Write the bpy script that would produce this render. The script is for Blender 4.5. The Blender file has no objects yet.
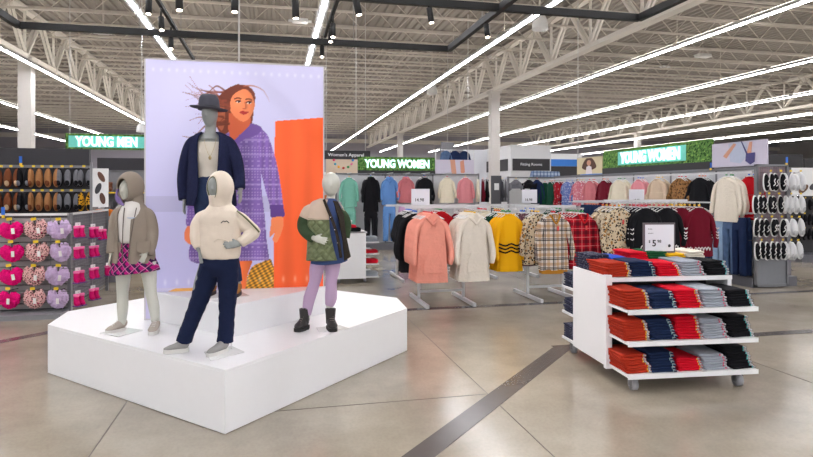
import bpy, math, random
import numpy as np
from mathutils import Vector, Matrix, noise
random.seed(7)
scene = bpy.context.scene
col = scene.collection
PI = math.pi
# ------------------------------------------------------------------ camera, world, exposure
F, EYE, HZ, TH = 590.0, 1.6, 190.0, math.radians(12.84)
S, C = math.sin(TH), math.cos(TH)
cam = bpy.data.objects.new('camera', bpy.data.cameras.new('camera')); col.objects.link(cam)
cam.location = (0, 0, EYE); cam.rotation_euler = (PI/2, 0, -TH)
cam.data.sensor_width = 36; cam.data.lens = F/813*36; cam.data.shift_y = -(228.5-HZ)/813
cam.data.clip_end = 300
scene.camera = cam
world = bpy.data.worlds.new('world'); scene.world = world; world.use_nodes = True
world.node_tree.nodes['Background'].inputs[0].default_value = (.97, .98, 1.0, 1)
world.node_tree.nodes['Background'].inputs[1].default_value = 1.1
scene.view_settings.view_transform = 'Standard'; scene.view_settings.look = 'None'
scene.view_settings.gamma = 1; scene.view_settings.exposure = 0.24
LENS_POWER = 56.0
SPOT_POWER = 60.0
CEILING_FILL = 12.0
# ------------------------------------------------------------------ pixel -> place helpers
def PY(px, py, Y):
    k = (px-406.5)/F; d = Y/(C-S*k); return Vector((d*(k*C+S), Y, EYE-(py-HZ)*d/F))
def PX(px, py, X):
    k = (px-406.5)/F; d = X/(k*C+S); return Vector((X, d*(C-S*k), EYE-(py-HZ)*d/F))
def PZ(px, py, z):
    d = (EYE-z)*F/(py-HZ); l = (px-406.5)/F*d; return Vector((l*C+d*S, -l*S+d*C, z))
# ------------------------------------------------------------------ materials
def lin(c):
    out = []
    for v in c[:3]:
        v = v/255
        out.append(v/12.92 if v <= .04045 else ((v+.055)/1.055)**2.4)
    return out
_m = {}
def base_mat(name):
    m = bpy.data.materials.new(name); m.use_nodes = True
    nt = m.node_tree; b = nt.nodes['Principled BSDF']
    return m, nt, b
def nd(nt, t, **kw):
    n = nt.nodes.new(t)
    for k, v in kw.items(): setattr(n, k, v)
    return n
def mixn(nt, fac, a, b):
    n = nd(nt, 'ShaderNodeMix', data_type='RGBA')
    for s_, v in ((0, fac), (6, a), (7, b)):
        if isinstance(v, (tuple, list)): n.inputs[s_].default_value = (*v[:3], 1)
        elif isinstance(v, (int, float)): n.inputs[s_].default_value = v
        else: nt.links.new(v, n.inputs[s_])
    return n.outputs[2]
def coords(nt): return nd(nt, 'ShaderNodeTexCoord').outputs['Object']
def M(name, c, rough=.6, metal=0, var=.07, scale=14, bump=0, bscale=60, emit=0, sheen=0, coat=0):
    if name in _m: return _m[name]
    m, nt, b = base_mat(name); l = lin(c)
    co = coords(nt)
    n = nd(nt, 'ShaderNodeTexNoise'); n.inputs['Scale'].default_value = scale; n.inputs['Detail'].default_value = 4
    nt.links.new(co, n.inputs['Vector'])
    out = mixn(nt, n.outputs['Fac'], [v*(1-var) for v in l], [min(1, v*(1+var)) for v in l])
    nt.links.new(out, b.inputs['Base Color'])
    b.inputs['Roughness'].default_value = rough; b.inputs['Metallic'].default_value = metal
    if rough > .79: b.inputs['Specular IOR Level'].default_value = .15
    if sheen: b.inputs['Sheen Weight'].default_value = sheen
    if coat: b.inputs['Coat Weight'].default_value = coat
    if bump:
        n2 = nd(nt, 'ShaderNodeTexNoise'); n2.inputs['Scale'].default_value = bscale; nt.links.new(co, n2.inputs['Vector'])
        bp = nd(nt, 'ShaderNodeBump'); bp.inputs['Strength'].default_value = bump; bp.inputs['Distance'].default_value = .01
        nt.links.new(n2.outputs['Fac'], bp.inputs['Height']); nt.links.new(bp.outputs[0], b.inputs['Normal'])
    if emit:
        nt.links.new(out, b.inputs['Emission Color']); b.inputs['Emission Strength'].default_value = emit
    _m[name] = m; return m
def stripes(name, base, layers, rough=.85):
    """layers: (axis, freq, phase, threshold, colour, alpha) woven bands"""
    if name in _m: return _m[name]
    m, nt, b = base_mat(name); co = coords(nt)
    sp = nd(nt, 'ShaderNodeSeparateXYZ'); nt.links.new(co, sp.inputs[0])
    out = tuple(lin(base))
    for ax, fr, ph, th, cc, al in layers:
        if ax in 'XYZ': src = sp.outputs['XYZ'.index(ax)]
        else:
            a = nd(nt, 'ShaderNodeMath', operation='ADD' if ax == 'd' else 'SUBTRACT')
            nt.links.new(sp.outputs[0], a.inputs[0]); nt.links.new(sp.outputs[2], a.inputs[1]); src = a.outputs[0]
        q = nd(nt, 'ShaderNodeMath', operation='MULTIPLY_ADD'); nt.links.new(src, q.inputs[0])
        q.inputs[1].default_value = fr*2*PI; q.inputs[2].default_value = ph
        s_ = nd(nt, 'ShaderNodeMath', operation='SINE'); nt.links.new(q.outputs[0], s_.inputs[0])
        g = nd(nt, 'ShaderNodeMath', operation='GREATER_THAN'); nt.links.new(s_.outputs[0], g.inputs[0]); g.inputs[1].default_value = th
        h = nd(nt, 'ShaderNodeMath', operation='MULTIPLY'); nt.links.new(g.outputs[0], h.inputs[0]); h.inputs[1].default_value = al
        out = mixn(nt, h.outputs[0], out, lin(cc))
    if not layers: out = mixn(nt, 0.0, out, out)
    nt.links.new(out, b.inputs['Base Color']); b.inputs['Roughness'].default_value = rough; b.inputs['Specular IOR Level'].default_value = .15
    _m[name] = m; return m
def spots(name, base, layers, rough=.85, bump=0, emit=0):
    """layers: (scale, threshold, colour) voronoi blotches"""
    if name in _m: return _m[name]
    m, nt, b = base_mat(name); co = coords(nt); out = tuple(lin(base))
    nz = nd(nt, 'ShaderNodeTexNoise'); nz.inputs['Scale'].default_value = 30; nt.links.new(co, nz.inputs['Vector'])
    for sc, th, cc in layers:
        v = nd(nt, 'ShaderNodeTexVoronoi'); v.inputs['Scale'].default_value = sc
        mx = mixn(nt, .03, co, nz.outputs['Color']); nt.links.new(mx, v.inputs['Vector'])
        g = nd(nt, 'ShaderNodeMath', operation='LESS_THAN'); nt.links.new(v.outputs['Distance'], g.inputs[0]); g.inputs[1].default_value = th
        out = mixn(nt, g.outputs[0], out, lin(cc))
    if not layers: out = mixn(nt, 0.0, out, out)
    nt.links.new(out, b.inputs['Base Color']); b.inputs['Roughness'].default_value = rough; b.inputs['Specular IOR Level'].default_value = .15
    if bump:
        bp = nd(nt, 'ShaderNodeBump'); bp.inputs['Strength'].default_value = bump; bp.inputs['Distance'].default_value = .02
        nt.links.new(nz.outputs['Fac'], bp.inputs['Height']); nt.links.new(bp.outputs[0], b.inputs['Normal'])
    if emit:
        nt.links.new(out, b.inputs['Emission Color']); b.inputs['Emission Strength'].default_value = emit
    _m[name] = m; return m
def floor_mat():
    m, nt, b = base_mat('polished_concrete'); co = coords(nt)
    n1 = nd(nt, 'ShaderNodeTexNoise'); n1.inputs['Scale'].default_value = .7; n1.inputs['Detail'].default_value = 6; n1.inputs['Roughness'].default_value = .65
    n2 = nd(nt, 'ShaderNodeTexNoise'); n2.inputs['Scale'].default_value = 45; n2.inputs['Detail'].default_value = 3
    nt.links.new(co, n1.inputs['Vector']); nt.links.new(co, n2.inputs['Vector'])
    r = nd(nt, 'ShaderNodeValToRGB'); r.color_ramp.elements[0].position = .3; r.color_ramp.elements[1].position = .7
    r.color_ramp.elements[0].color = (*lin((137, 127, 112)), 1); r.color_ramp.elements[1].color = (*lin((175, 165, 149)), 1)
    nt.links.new(n1.outputs['Fac'], r.inputs[0])
    r2 = nd(nt, 'ShaderNodeValToRGB'); r2.color_ramp.elements[0].position = .35; r2.color_ramp.elements[1].position = .6
    r2.color_ramp.elements[0].color = (.12, .12, .12, 1); r2.color_ramp.elements[1].color = (0, 0, 0, 1)
    nt.links.new(n2.outputs['Fac'], r2.inputs[0])
    out = mixn(nt, r2.outputs[0], r.outputs[0], lin((112, 102, 92)))
    nt.links.new(out, b.inputs['Base Color'])
    mr = nd(nt, 'ShaderNodeMapRange'); mr.inputs[3].default_value = .16; mr.inputs[4].default_value = .21
    nt.links.new(n1.outputs['Fac'], mr.inputs[0]); nt.links.new(mr.outputs[0], b.inputs['Roughness'])
    b.inputs['Specular IOR Level'].default_value = .65
    return m
def attr_mat(name, emit, rough=.5):
    m, nt, b = base_mat(name)
    a = nd(nt, 'ShaderNodeAttribute', attribute_name='Print'); nt.links.new(mixn(nt, .25, a.outputs['Color'], (.02, .02, .02)), b.inputs['Base Color'])
    nt.links.new(a.outputs['Color'], b.inputs['Emission Color']); b.inputs['Emission Strength'].default_value = emit
    b.inputs['Roughness'].default_value = rough
    return m
# ------------------------------------------------------------------ mesh collector
def catmull(vals, sub):
    if sub <= 1: return [tuple(v) for v in vals]
    a = np.array(vals, float); n = len(a); out = []
    for i in range(n-1):
        p0, p1, p2, p3 = a[max(i-1, 0)], a[i], a[i+1], a[min(i+2, n-1)]
        for j in range(sub):
            t = j/sub
            out.append(tuple(.5*((2*p1)+(-p0+p2)*t+(2*p0-5*p1+4*p2-p3)*t*t+(-p0+3*p1-3*p2+p3)*t**3)))
    out.append(tuple(a[-1])); return out
def shoulder(mb, pts, rad, side, n=20, sub=4, **kw):
    """sleeve that leaves the torso sideways and rounds over the shoulder; side -1 or 1 is the way it leaves"""
    p = Vector(pts[0]); r0 = rad[0]
    pre = [p+Vector((-side*.075, 0, -.012)), p+Vector((-side*.035, 0, -.012))]
    mb.tube(pre+[p+Vector((side*.004, 0, -.022))]+list(pts[1:]), [r0*.45, r0*.68, r0*.88]+list(rad[1:]), n, sub, **kw)
def hood_shell(c, rad, az, el, hw, hh, n=44, m=20):
    """rounded hood with an oval face opening; az, el aim the opening, hw and hh are its half angles; returns mesh collector and rim path"""
    az, el, hw, hh = map(math.radians, (az, el, hw, hh))
    a = Vector((math.sin(az)*math.cos(el), -math.cos(az)*math.cos(el), math.sin(el))); rr = a.cross(Vector((0, 0, 1))).normalized(); u = rr.cross(a).normalized()
    mb = MB(); vs = []; fs = []
    for i in range(m+1):
        for j in range(n):
            f = 2*PI*j/n; al0 = 1/math.sqrt((math.cos(f)/hw)**2+(math.sin(f)/hh)**2); al = al0+(PI-al0)*i/m
            d = a*math.cos(al)+(rr*math.cos(f)+u*math.sin(f))*math.sin(al)
            vs.append(c+Vector((d.x*rad[0], d.y*rad[1], d.z*rad[2])))
    for i in range(m):
        for j in range(n): fs.append((i*n+j, i*n+(j+1) % n, (i+1)*n+(j+1) % n, (i+1)*n+j))
    mb.add(vs, fs, True); return mb, vs[:n]+vs[:1]
class MB:
    def __init__(s): s.v = []; s.f = []; s.sm = []
    def add(s, vs, fs, smooth=False):
        o = len(s.v); s.v += [tuple(v) for v in vs]; s.f += [tuple(i+o for i in f) for f in fs]; s.sm += [smooth]*len(fs); return s
    def box(s, x0, x1, y0, y1, z0, z1):
        return s.add([(x, y, z) for z in (z0, z1) for y in (y0, y1) for x in (x0, x1)],
                     [(0, 2, 3, 1), (4, 5, 7, 6), (0, 1, 5, 4), (2, 6, 7, 3), (0, 4, 6, 2), (1, 3, 7, 5)])
    def bar(s, a, b, w, h=None, up=(0, 0, 1)):
        a = Vector(a); b = Vector(b); d = (b-a).normalized(); u = Vector(up)
        if abs(d.dot(u)) > .95: u = Vector((0, 1, 0))
        x = d.cross(u).normalized()*w/2; z = x.cross(d).normalized()*(h or w)/2
        return s.add([p+i*x+j*z for p in (a, b) for i, j in ((-1, -1), (1, -1), (1, 1), (-1, 1))],
                     [(0, 1, 2, 3), (7, 6, 5, 4), (0, 4, 5, 1), (1, 5, 6, 2), (2, 6, 7, 3), (3, 7, 4, 0)])
    def prism(s, pts, z0, z1, ax='z'):
        n = len(pts)
        f = {'z': lambda p, h: (p[0], p[1], h), 'y': lambda p, h: (p[0], h, p[1]), 'x': lambda p, h: (h, p[0], p[1])}[ax]
        return s.add([f(p, z0) for p in pts]+[f(p, z1) for p in pts],
                     [tuple(range(n-1, -1, -1)), tuple(range(n, 2*n))]+[(i, (i+1) % n, n+(i+1) % n, n+i) for i in range(n)])
    def cyl(s, a, b, r, r2=None, n=12, smooth=True):
        return s.tube([a, b], [r, r if r2 is None else r2], n, sub=1, smooth=smooth)
    def tube(s, pts, rad, n=12, sub=3, ref=(0, 1, 0), gap=None, fold=None, cap=True, smooth=True, rot=0, power=None):
        """swept elliptical tube; rad = r or (r_side, r_depth); gap = half angle left open at the front (per point)"""
        rr = [(r, r) if not isinstance(r, (tuple, list)) else r for r in rad]
        g = gap if gap is not None else [0]*len(pts)
        data = catmull([(*p, *r, gg) for p, r, gg in zip(pts, rr, g)], sub)
        P = [Vector(d[:3]) for d in data]; N = len(P); rings = []; ref = Vector(ref)
        for i in range(N):
            d = (P[min(i+1, N-1)]-P[max(i-1, 0)])
            if d.length < 1e-9: d = Vector((0, 0, 1))
            d.normalize(); x = d.cross(ref)
            if x.length < .15: x = d.cross(Vector((1, 0, 0)))
            x.normalize(); y = x.cross(d).normalized()
            if y.dot(ref) < 0: pass
            ra, rb, gg = data[i][3], data[i][4], max(0, data[i][5])
            ring = []
            for j in range(n + (1 if gap else 0)):
                ph = (gg+(2*PI-2*gg)*j/n) if gap else 2*PI*j/n
                ph += rot
                m = 1.0
                if fold:
                    amp, k, sd = fold; t = i/(N-1)
                    m += amp*(.25+t)*(math.sin(k*ph+sd+2*t)+.5*math.sin((k*2-1)*ph+sd*3-5*t))
                sx, cy = math.sin(ph), math.cos(ph)
                if power:
                    sx = math.copysign(abs(sx)**power, sx); cy = math.copysign(abs(cy)**power, cy)
                ring.append(P[i]+x*(ra*m*sx)-ref*0-y*(rb*m*cy))
            rings.append(ring)
        w = len(rings[0]); vs = [v for r in rings for v in r]; fs = []
        for i in range(N-1):
            for j in range(w if not gap else w-1):
                k = (j+1) % w
                fs.append((i*w+j, i*w+k, (i+1)*w+k, (i+1)*w+j))
        if cap and not gap:
            fs.append(tuple(range(w-1, -1, -1))); fs.append(tuple((N-1)*w+j for j in range(w)))
        return s.add(vs, fs, smooth)
    def ell(s, c, r, n=16, m=10, drop=None, egg=0):
        vs = []; fs = []
        for i in range(m+1):
            t = PI*i/m
            for j in range(n):
                p = 2*PI*j/n; k = math.sin(t)*(1+egg*math.cos(t))
                vs.append((c[0]+r[0]*k*math.cos(p), c[1]+r[1]*k*math.sin(p), c[2]+r[2]*math.cos(t)))
        for i in range(m):
            for j in range(n):
                f = (i*n+j, (i+1)*n+j, (i+1)*n+(j+1) % n, i*n+(j+1) % n)
                if drop:
                    q = [sum(vs[a][b] for a in f)/4-c[b] for b in range(3)]
                    if drop(q): continue
                fs.append(f)
        return s.add(vs, fs, True)
    def text(s, body, cx, cz, w, h, y, depth=.004, bold=0):
        cu = bpy.data.curves.new('lettering', 'FONT'); cu.body = body; cu.extrude = .05; cu.offset = bold; cu.resolution_u = 3
        ob = bpy.data.objects.new('lettering', cu); col.objects.link(ob)
        dg = bpy.context.evaluated_depsgraph_get(); me = bpy.data.meshes.new_from_object(ob.evaluated_get(dg))
        vs = np.array([v.co for v in me.vertices]); fs = [tuple(p.vertices) for p in me.polygons]
        mn, mx = vs.min(0), vs.max(0)
        sc = h/(mx[1]-mn[1]); sx = w/(mx[0]-mn[0]) if w else sc
        out = [(cx+(v[0]-(mn[0]+mx[0])/2)*sx, y-depth/2+(-v[2])*depth/.1, cz+(v[1]-(mn[1]+mx[1])/2)*sc) for v in vs]
        s.add(out, fs); bpy.data.objects.remove(ob); bpy.data.curves.remove(cu); bpy.data.meshes.remove(me); return s
    def mesh(s, name):
        me = bpy.data.meshes.new(name); me.from_pydata(s.v, [], s.f)
        me.polygons.foreach_set('use_smooth', s.sm); me.update(); return me
def tagp(o, label=None, cat=None, group=None, kind=None):
    if label: o['label'] = label
    if cat: o['category'] = cat
    if group: o['group'] = group
    if kind: o['kind'] = kind
    return o
def part(name, mb, mat, parent=None, label=None, bevel=0, solid=0, kind=None):
    me = mb.mesh(name) if isinstance(mb, MB) else mb
    o = bpy.data.objects.new(name, me); col.objects.link(o)
    if mat is not None and len(me.materials) == 0: me.materials.append(mat)
    if parent: o.parent = parent
    if label: o['label'] = label
    if bevel:
        b = o.modifiers.new('b', 'BEVEL'); b.width = bevel; b.segments = 2; b.limit_method = 'ANGLE'
    if solid:
        b = o.modifiers.new('s', 'SOLIDIFY'); b.thickness = solid; b.offset = 0
    if kind: o['kind'] = kind
    return o
def thing(name, label, cat, loc=(0, 0, 0), rz=0, group=None, kind=None):
    o = bpy.data.objects.new(name, None); col.objects.link(o); o.empty_display_size = .1
    o.location = loc; o.rotation_euler = (0, 0, rz); return tagp(o, label, cat, group, kind)
def solo(name, mb, mat, label, cat, loc=(0, 0, 0), rz=0, group=None, **kw):
    o = part(name, mb, mat, None, **kw); o.location = loc; o.rotation_euler = (0, 0, rz); return tagp(o, label, cat, group)
def struct(name, mb, mat, **kw): return part(name, mb, mat, kind='structure', **kw)
def copy_tree(o, loc=None, rz=None, label=None, group=None):
    def rec(a, par):
        c = a.copy(); col.objects.link(c); c.parent = par
        for ch in kids.get(a.name, ()): rec(ch, c)
        return c
    kids = {}
    stack = [o]
    while stack:
        a = stack.pop(); kids[a.name] = list(a.children); stack += kids[a.name]
    r = rec(o, None)
    if loc is not None: r.location = loc
    if rz is not None: r.rotation_euler = (0, 0, rz)
    if label: r['label'] = label
    if group: r['group'] = group
    return r
def baked(mb, voxel, smooth=6, wrinkle=0, wscale=9, seed=0):
    """fuse overlapping pieces into one continuous skin"""
    me = mb.mesh('skin'); ob = bpy.data.objects.new('skin', me); col.objects.link(ob)
    r = ob.modifiers.new('r', 'REMESH'); r.mode = 'VOXEL'; r.voxel_size = voxel
    sm = ob.modifiers.new('s', 'SMOOTH'); sm.factor = .5; sm.iterations = smooth
    dg = bpy.context.evaluated_depsgraph_get(); out = bpy.data.meshes.new_from_object(ob.evaluated_get(dg))
    bpy.data.objects.remove(ob); bpy.data.meshes.remove(me)
    if wrinkle:
        off = Vector((seed*3.1, 1.7, 0)); nn = [v.normal.copy() for v in out.vertices]
        for v, n in zip(out.vertices, nn):
            p = v.co*wscale+off
            a = noise.noise(Vector((p.x, p.y, p.z*1.7)))+.5*noise.noise(p*2.3)
            v.co += n*wrinkle*a
    out.polygons.foreach_set('use_smooth', [True]*len(out.polygons)); out.update(); return out
ORD = ['topmost', 'second', 'third', 'fourth', 'fifth', 'sixth', 'seventh', 'eighth', 'ninth', 'tenth', 'eleventh', 'twelfth', 'thirteenth', 'fourteenth', 'fifteenth', 'sixteenth']
NTH = ['front', 'second', 'third', 'fourth', 'fifth', 'sixth', 'seventh', 'eighth', 'ninth', 'tenth', 'eleventh', 'twelfth']

WHITE = M('white_laminate', (238, 238, 240), .35, var=.015)
STEELW = M('white_enamel', (226, 226, 226), .3, var=.03)
CREAMP = M('cream_painted_steel', (204, 197, 188), .6, var=.05)
DARK = M('black_powder_coat', (26, 26, 30), .5)
GREYM = M('grey_metal', (120, 120, 124), .4, metal=.4)
CHROME = M('chrome', (190, 190, 195), .2, metal=1)
# ================================================================== BUILDING
X0, X1, YB, YF, ZD = -36, 62, -14, 62, 7.9
struct('floor', MB().box(X0, X1, YB, YF, -.2, 0), floor_mat())
deck = MB(); x = X0; vs = []; prof = ((0, 0), (.1, 0), (.14, .07), (.26, .07), (.30, 0))
while x < X1:
    for (a, za), (b, zb) in zip(prof[:-1], prof[1:]):
        deck.add([(x+a, YB, ZD+za), (x+b, YB, ZD+zb), (x+b, YF, ZD+zb), (x+a, YF, ZD+za)], [(0, 1, 2, 3)])
    x += .30
deck.box(X0, X1, YB, YF, ZD+.12, ZD+.2)
struct('ceiling', deck, M('roof_deck_paint', (158, 152, 146), .75, var=.05))
struct('wall_back', MB().box(X0, X1, YF, YF+.3, 0, ZD+.1), M('far_wall_grey', (158, 154, 162), .8))
struct('wall_left', MB().box(X0-.3, X0, YB, YF, 0, ZD+.1), M('side_wall', (170, 166, 162), .8))
struct('wall_right', MB().box(X1, X1+.3, YB, YF, 0, ZD+.1), M('side_wall', (170, 166, 162), .8))
struct('trim_1', MB().box(X0, X1, YF-.35, YF-.02, 6.55, 6.95), CREAMP)
# dark bands inlaid in the concrete and saw cuts
BAND = M('dark_floor_band', (84, 78, 76), .22, var=.12, scale=8)
CUT = M('saw_cut', (92, 82, 72), .6)
def floor_strip(a, b, w, m, z=.003):
    a = Vector((*a, 0)); b = Vector((*b, 0)); n = (b-a).normalized().cross(Vector((0, 0, 1)))*w/2
    return struct('floor_marking', MB().prism([tuple(p)[:2] for p in (a-n, b-n, b+n, a+n)][::-1], -.01, z), m)
floor_strip((-.8, 1.75), (2.86, 5.47), .17, BAND)
floor_strip((2.79, 5.5), (14, 5.5), .14, BAND, .0035)
floor_strip((-3.6, 6.2), (-1.7, 8.1), .14, BAND)
floor_strip((1.75, 7.68), (9.5, 7.68), .13, BAND)
for X in (-6.5, -3.79, -1.07, 1.65, 4.37, 7.1): floor_strip((X, 0), (X, 30), .006, CUT, .002)
for Y, xa_ in ((4.37, 0), (9.8, -12)): floor_strip((xa_, Y), (1.65, Y), .005, CUT, .0025)
# joists run across, trusses run away from the camera
jb = MB(); zt, zb = ZD-.02, ZD-.62
jb.bar((X0, 0, zt-.04), (X1, 0, zt-.04), .1, .07); jb.bar((X0, 0, zb), (X1, 0, zb), .09, .06)
x = X0; k = 0
while x < X1-.6:
    jb.bar((x, 0, zb if k % 2 else zt), (x+.62, 0, zt if k % 2 else zb), .026, .026, up=(0, 1, 0)); x += .62; k += 1
jmesh = jb.mesh('roof_joist'); jmesh.materials.append(CREAMP)
y = -9.0
while y < YF-1:
    o = part('roof_joist', jmesh, None, kind='structure'); o.location = (0, y, 0); y += 1.85
tb = MB(); tz0, tz1 = 6.15, 7.75
tb.bar((0, YB, tz0), (0, YF, tz0), .3, .14); tb.bar((0, YB, tz1), (0, YF, tz1), .26, .14)
y = YB; hs = 1.35
while y < YF-1.9:
    for sx in (-.06, .06):
        tb.bar((sx, y, tz1), (sx, y+hs, tz0), .075, .075, up=(1, 0, 0)); tb.bar((sx, y+hs, tz0), (sx, y+2*hs, tz1), .09, .09, up=(1, 0, 0))
    tb.bar((0, y+hs, tz0), (0, y+hs, tz1), .07, .07)
    y += 2*hs
tmesh = tb.mesh('roof_truss'); tmesh.materials.append(M('truss_paint', (236, 231, 224), .6, var=.04))
for X in (-8.2, 9.9, 28.3, -26.3):
    o = part('roof_truss', tmesh, None, kind='structure'); o.location = (X, 0, 0)
cmesh = MB().box(-.2, .2, -.2, .2, 0, 6.1).box(-.27, .27, -.27, .27, 6.0, 6.12).box(-.3, .3, -.3, .3, 0, .1).mesh('support_column')
cmesh.materials.append(M('column_paint', (208, 203, 198), .5, var=.03))
for X, Ys in ((-8.2, (22.6,)), (9.9, (25.4, 45.7)), (28.3, (41.6,))):
    for Y in Ys:
        o = part('support_column', cmesh, None, kind='structure'); o.location = (X, Y, 0)
# ---- continuous rows of strip lights
LENS = M('glowing_lens', (250, 250, 255), .5, var=0, emit=LENS_POWER)
hm = MB().prism([(-.11, 0), (.11, 0), (.07, .09), (-.07, .09)], -2.2, 2.2, 'y').mesh('housing'); hm.materials.append(M('aluminium_housing', (196, 196, 198), .35, metal=.3))
lm = MB().box(-.032, .032, -2.17, 2.17, -.016, -.001).mesh('lens'); lm.materials.append(LENS)
um = MB().box(-.05, .05, -2.1, 2.1, .0905, .1).mesh('ceiling_fill_strip'); um.materials.append(M('ceiling_fill_glow', (255, 248, 238), .5, var=0, emit=CEILING_FILL))  # glowing strip added on top of each housing to brighten the roof deck
bm_ = MB().box(-.1, .1, -.04, .04, -.006, .1).bar((0, 0, .1), (0, 0, 1.4), .012).mesh('bracket'); bm_.materials.append(CREAMP)
rows = [(-.734, 'row over the tall poster'), (.275, 'row right of the tall poster'), (1.474, 'first row right of the poster'), (2.76, 'second row right of the poster'),
        (4.07, 'third row right of the poster'), (5.44, 'fourth row right of the poster'), (6.94, 'fifth row right of the poster'), (8.5, 'sixth row right of the poster'),
        (10.2, 'seventh row right of the poster'), (-1.87, 'first row left of the poster'), (-3.01, 'second row left of the poster'), (-4.14, 'third row left of the poster')]
NUMW = 'first second third fourth fifth sixth seventh eighth ninth tenth eleventh twelfth thirteenth fourteenth fifteenth sixteenth'.split()
for r, nm in rows:
    for i in range(16):
        Y = 58.6-4.42*i
        t = thing('strip_light', f'strip light, {NUMW[i]} from the far wall in the {nm}', 'ceiling light', (r*4, Y, 5.6), 0, 'linear strip lights under the roof')
        part('housing', hm, None, t); part('lens', lm, None, t, 'glowing white lens'); part('ceiling_fill_strip', um, None, t); part('bracket', bm_, None, t)
# ---- black lighting track
TZ = 3.9; TR = M('black_track', (16, 16, 18), .6)
p1 = PZ(449, 49, TZ); p2 = PZ(639, 18, TZ); xL = -3.45
def track(a, b, label, w=.07, h=.09):
    mb = MB().bar(a, b, w, h)
    d = (Vector(b)-Vector(a)); t = solo('lighting_track', mb, TR, label, 'lighting track')
    rods = MB()
    n = max(1, int(d.length/2.5))
    for i in range(n):
        p = Vector(a)+d*((i+.5)/n); rods.bar(p+Vector((0, 0, .04)), (p.x, p.y, 6.9), .008)
    part('suspension_wire', rods, M('wire', (150, 150, 150), .5), t)
    return t
TY = p1.y; TY2 = p2.y; tx6 = p1.x; tx5 = p2.x
track((xL, TY, TZ), (tx6, TY, TZ), 'long black lighting track running across above the tall poster')
track((-2.6, TY2, TZ), (tx5, TY2, TZ), 'black lighting track crossing at the top right of the view')
track((xL, 1.5, TZ), (xL, TY, TZ), 'black lighting track meeting the corner above the left column')
track((tx6, 3, TZ+.001), (tx6, TY, TZ+.001), 'black lighting track joining the two crossing tracks right of the poster')
track((tx5, 1.5, TZ), (tx5, TY2, TZ), 'black lighting track running from the right corner toward the viewer')
track((-1.4, 2, TZ+.09), (-1.4, TY+2.2, TZ+.09), 'thin black lighting track beside the strip light over the poster', .045, .05)
track((.80, 2, TZ+.09), (.80, TY, TZ+.09), 'thin black lighting track beside the strip light right of the poster', .045, .05)
# track heads
sb = MB().tube([(0, 0, -.21), (0, 0, -.02)], [.036, .036], 14, 1).mesh('head'); sb.materials.append(TR)
sj = MB().cyl((0, 0, -.02), (0, 0, .14), .012, n=8).mesh('stem'); sj.materials.append(TR)
sl = MB().cyl((0, 0, -.213), (0, 0, -.205), .028, n=12).mesh('bulb'); sl.materials.append(M('lamp_glow', (255, 240, 220), .4, var=0, emit=9))
spot_at = [(161, 22, -1.4, 'y'), (171, 36, 0, 't1'), (149, 2, -1.4, 'u'), (179, 0, 0, 'f'), (235, 2, 0, 'f'), (295, 8, 0, 'f'), (331, 4, .8, 'y'), (333, 16, .8, 'y'), (355, 5, 0, 'f'),
           (322, 45, 0, 't1'), (429, 12, 0, 't2'), (486, 17, 0, 't6')]
wh = ['beside the poster strip light', 'under the corner above the poster\'s left edge', 'lit, at the top of the strip light over the poster', 'lit, at the top edge above the poster', 'lit, above the middle of the poster',
      'lit, between the poster middle and its strip light', 'upper lit one beside the bright strip', 'lower lit one beside the bright strip', 'tilted, right of the bright strip', 'under the long track right of the poster',
      'near the middle of the upper right track', 'at the crossing of two tracks']
tgt = [(-.5, 5.2, 1.6), (-.8, 5, 1.4), (-1.3, 5.2, 1.2), (-.5, 4.6, 1.0), (-.4, 4.6, 1.2), (.6, 5.3, 1.2), (.2, 5, 1.), (.5, 5.2, 1.), (3, 5, .8), (.4, 5.2, 1.), (3.2, 4.6, .7), (3, 4, .7)]
for (px, py, a, kd), w_, tg in zip(spot_at, wh, tgt):
    if kd in 'yu': p = PX(px, py, a)
    elif kd == 't1': p = PY(px, py, TY)
    elif kd == 't2': p = PY(px, py, TY2)
    elif kd == 't6': p = PX(px, py, tx6)
    else: p = PY(px, py, TY2-.9)
    t = thing('track_spotlight', 'black cylinder spotlight '+w_, 'spotlight', (p.x, p.y, TZ-.05 if kd != 'f' else p.z+.1), 0, 'track spotlights')
    a = part('stem', sj, None, t); h = part('head', sb, None, t); l = part('bulb', sl, None, h, 'warm glowing bulb')
    d = (Vector(tg)-Vector(t.location)); q = d.to_track_quat('-Z', 'Y'); q = Vector((0, 0, -1)).rotation_difference(Vector((d.x*.25, d.y*.25, d.z)))
    h.rotation_mode = 'QUATERNION'; h.rotation_quaternion = q
    ld = bpy.data.lights.new('spot', 'SPOT'); ld.energy = SPOT_POWER; ld.spot_size = 1.0; ld.spot_blend = .8; ld.shadow_soft_size = .05; ld.color = (1, .93, .85)
    lo = bpy.data.objects.new('lamp', ld); col.objects.link(lo); lo.parent = t; lo.location = q @ Vector((0, 0, -.27)); lo.rotation_euler = d.to_track_quat('-Z', 'Y').to_euler()
if True:   # extra carrier for the near heads
    track((-2.2, TY2-.9, TZ+.02), (tx6, TY2-.9, TZ+.02), 'short black lighting track along the top edge carrying lit heads', .045, .05)
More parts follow.
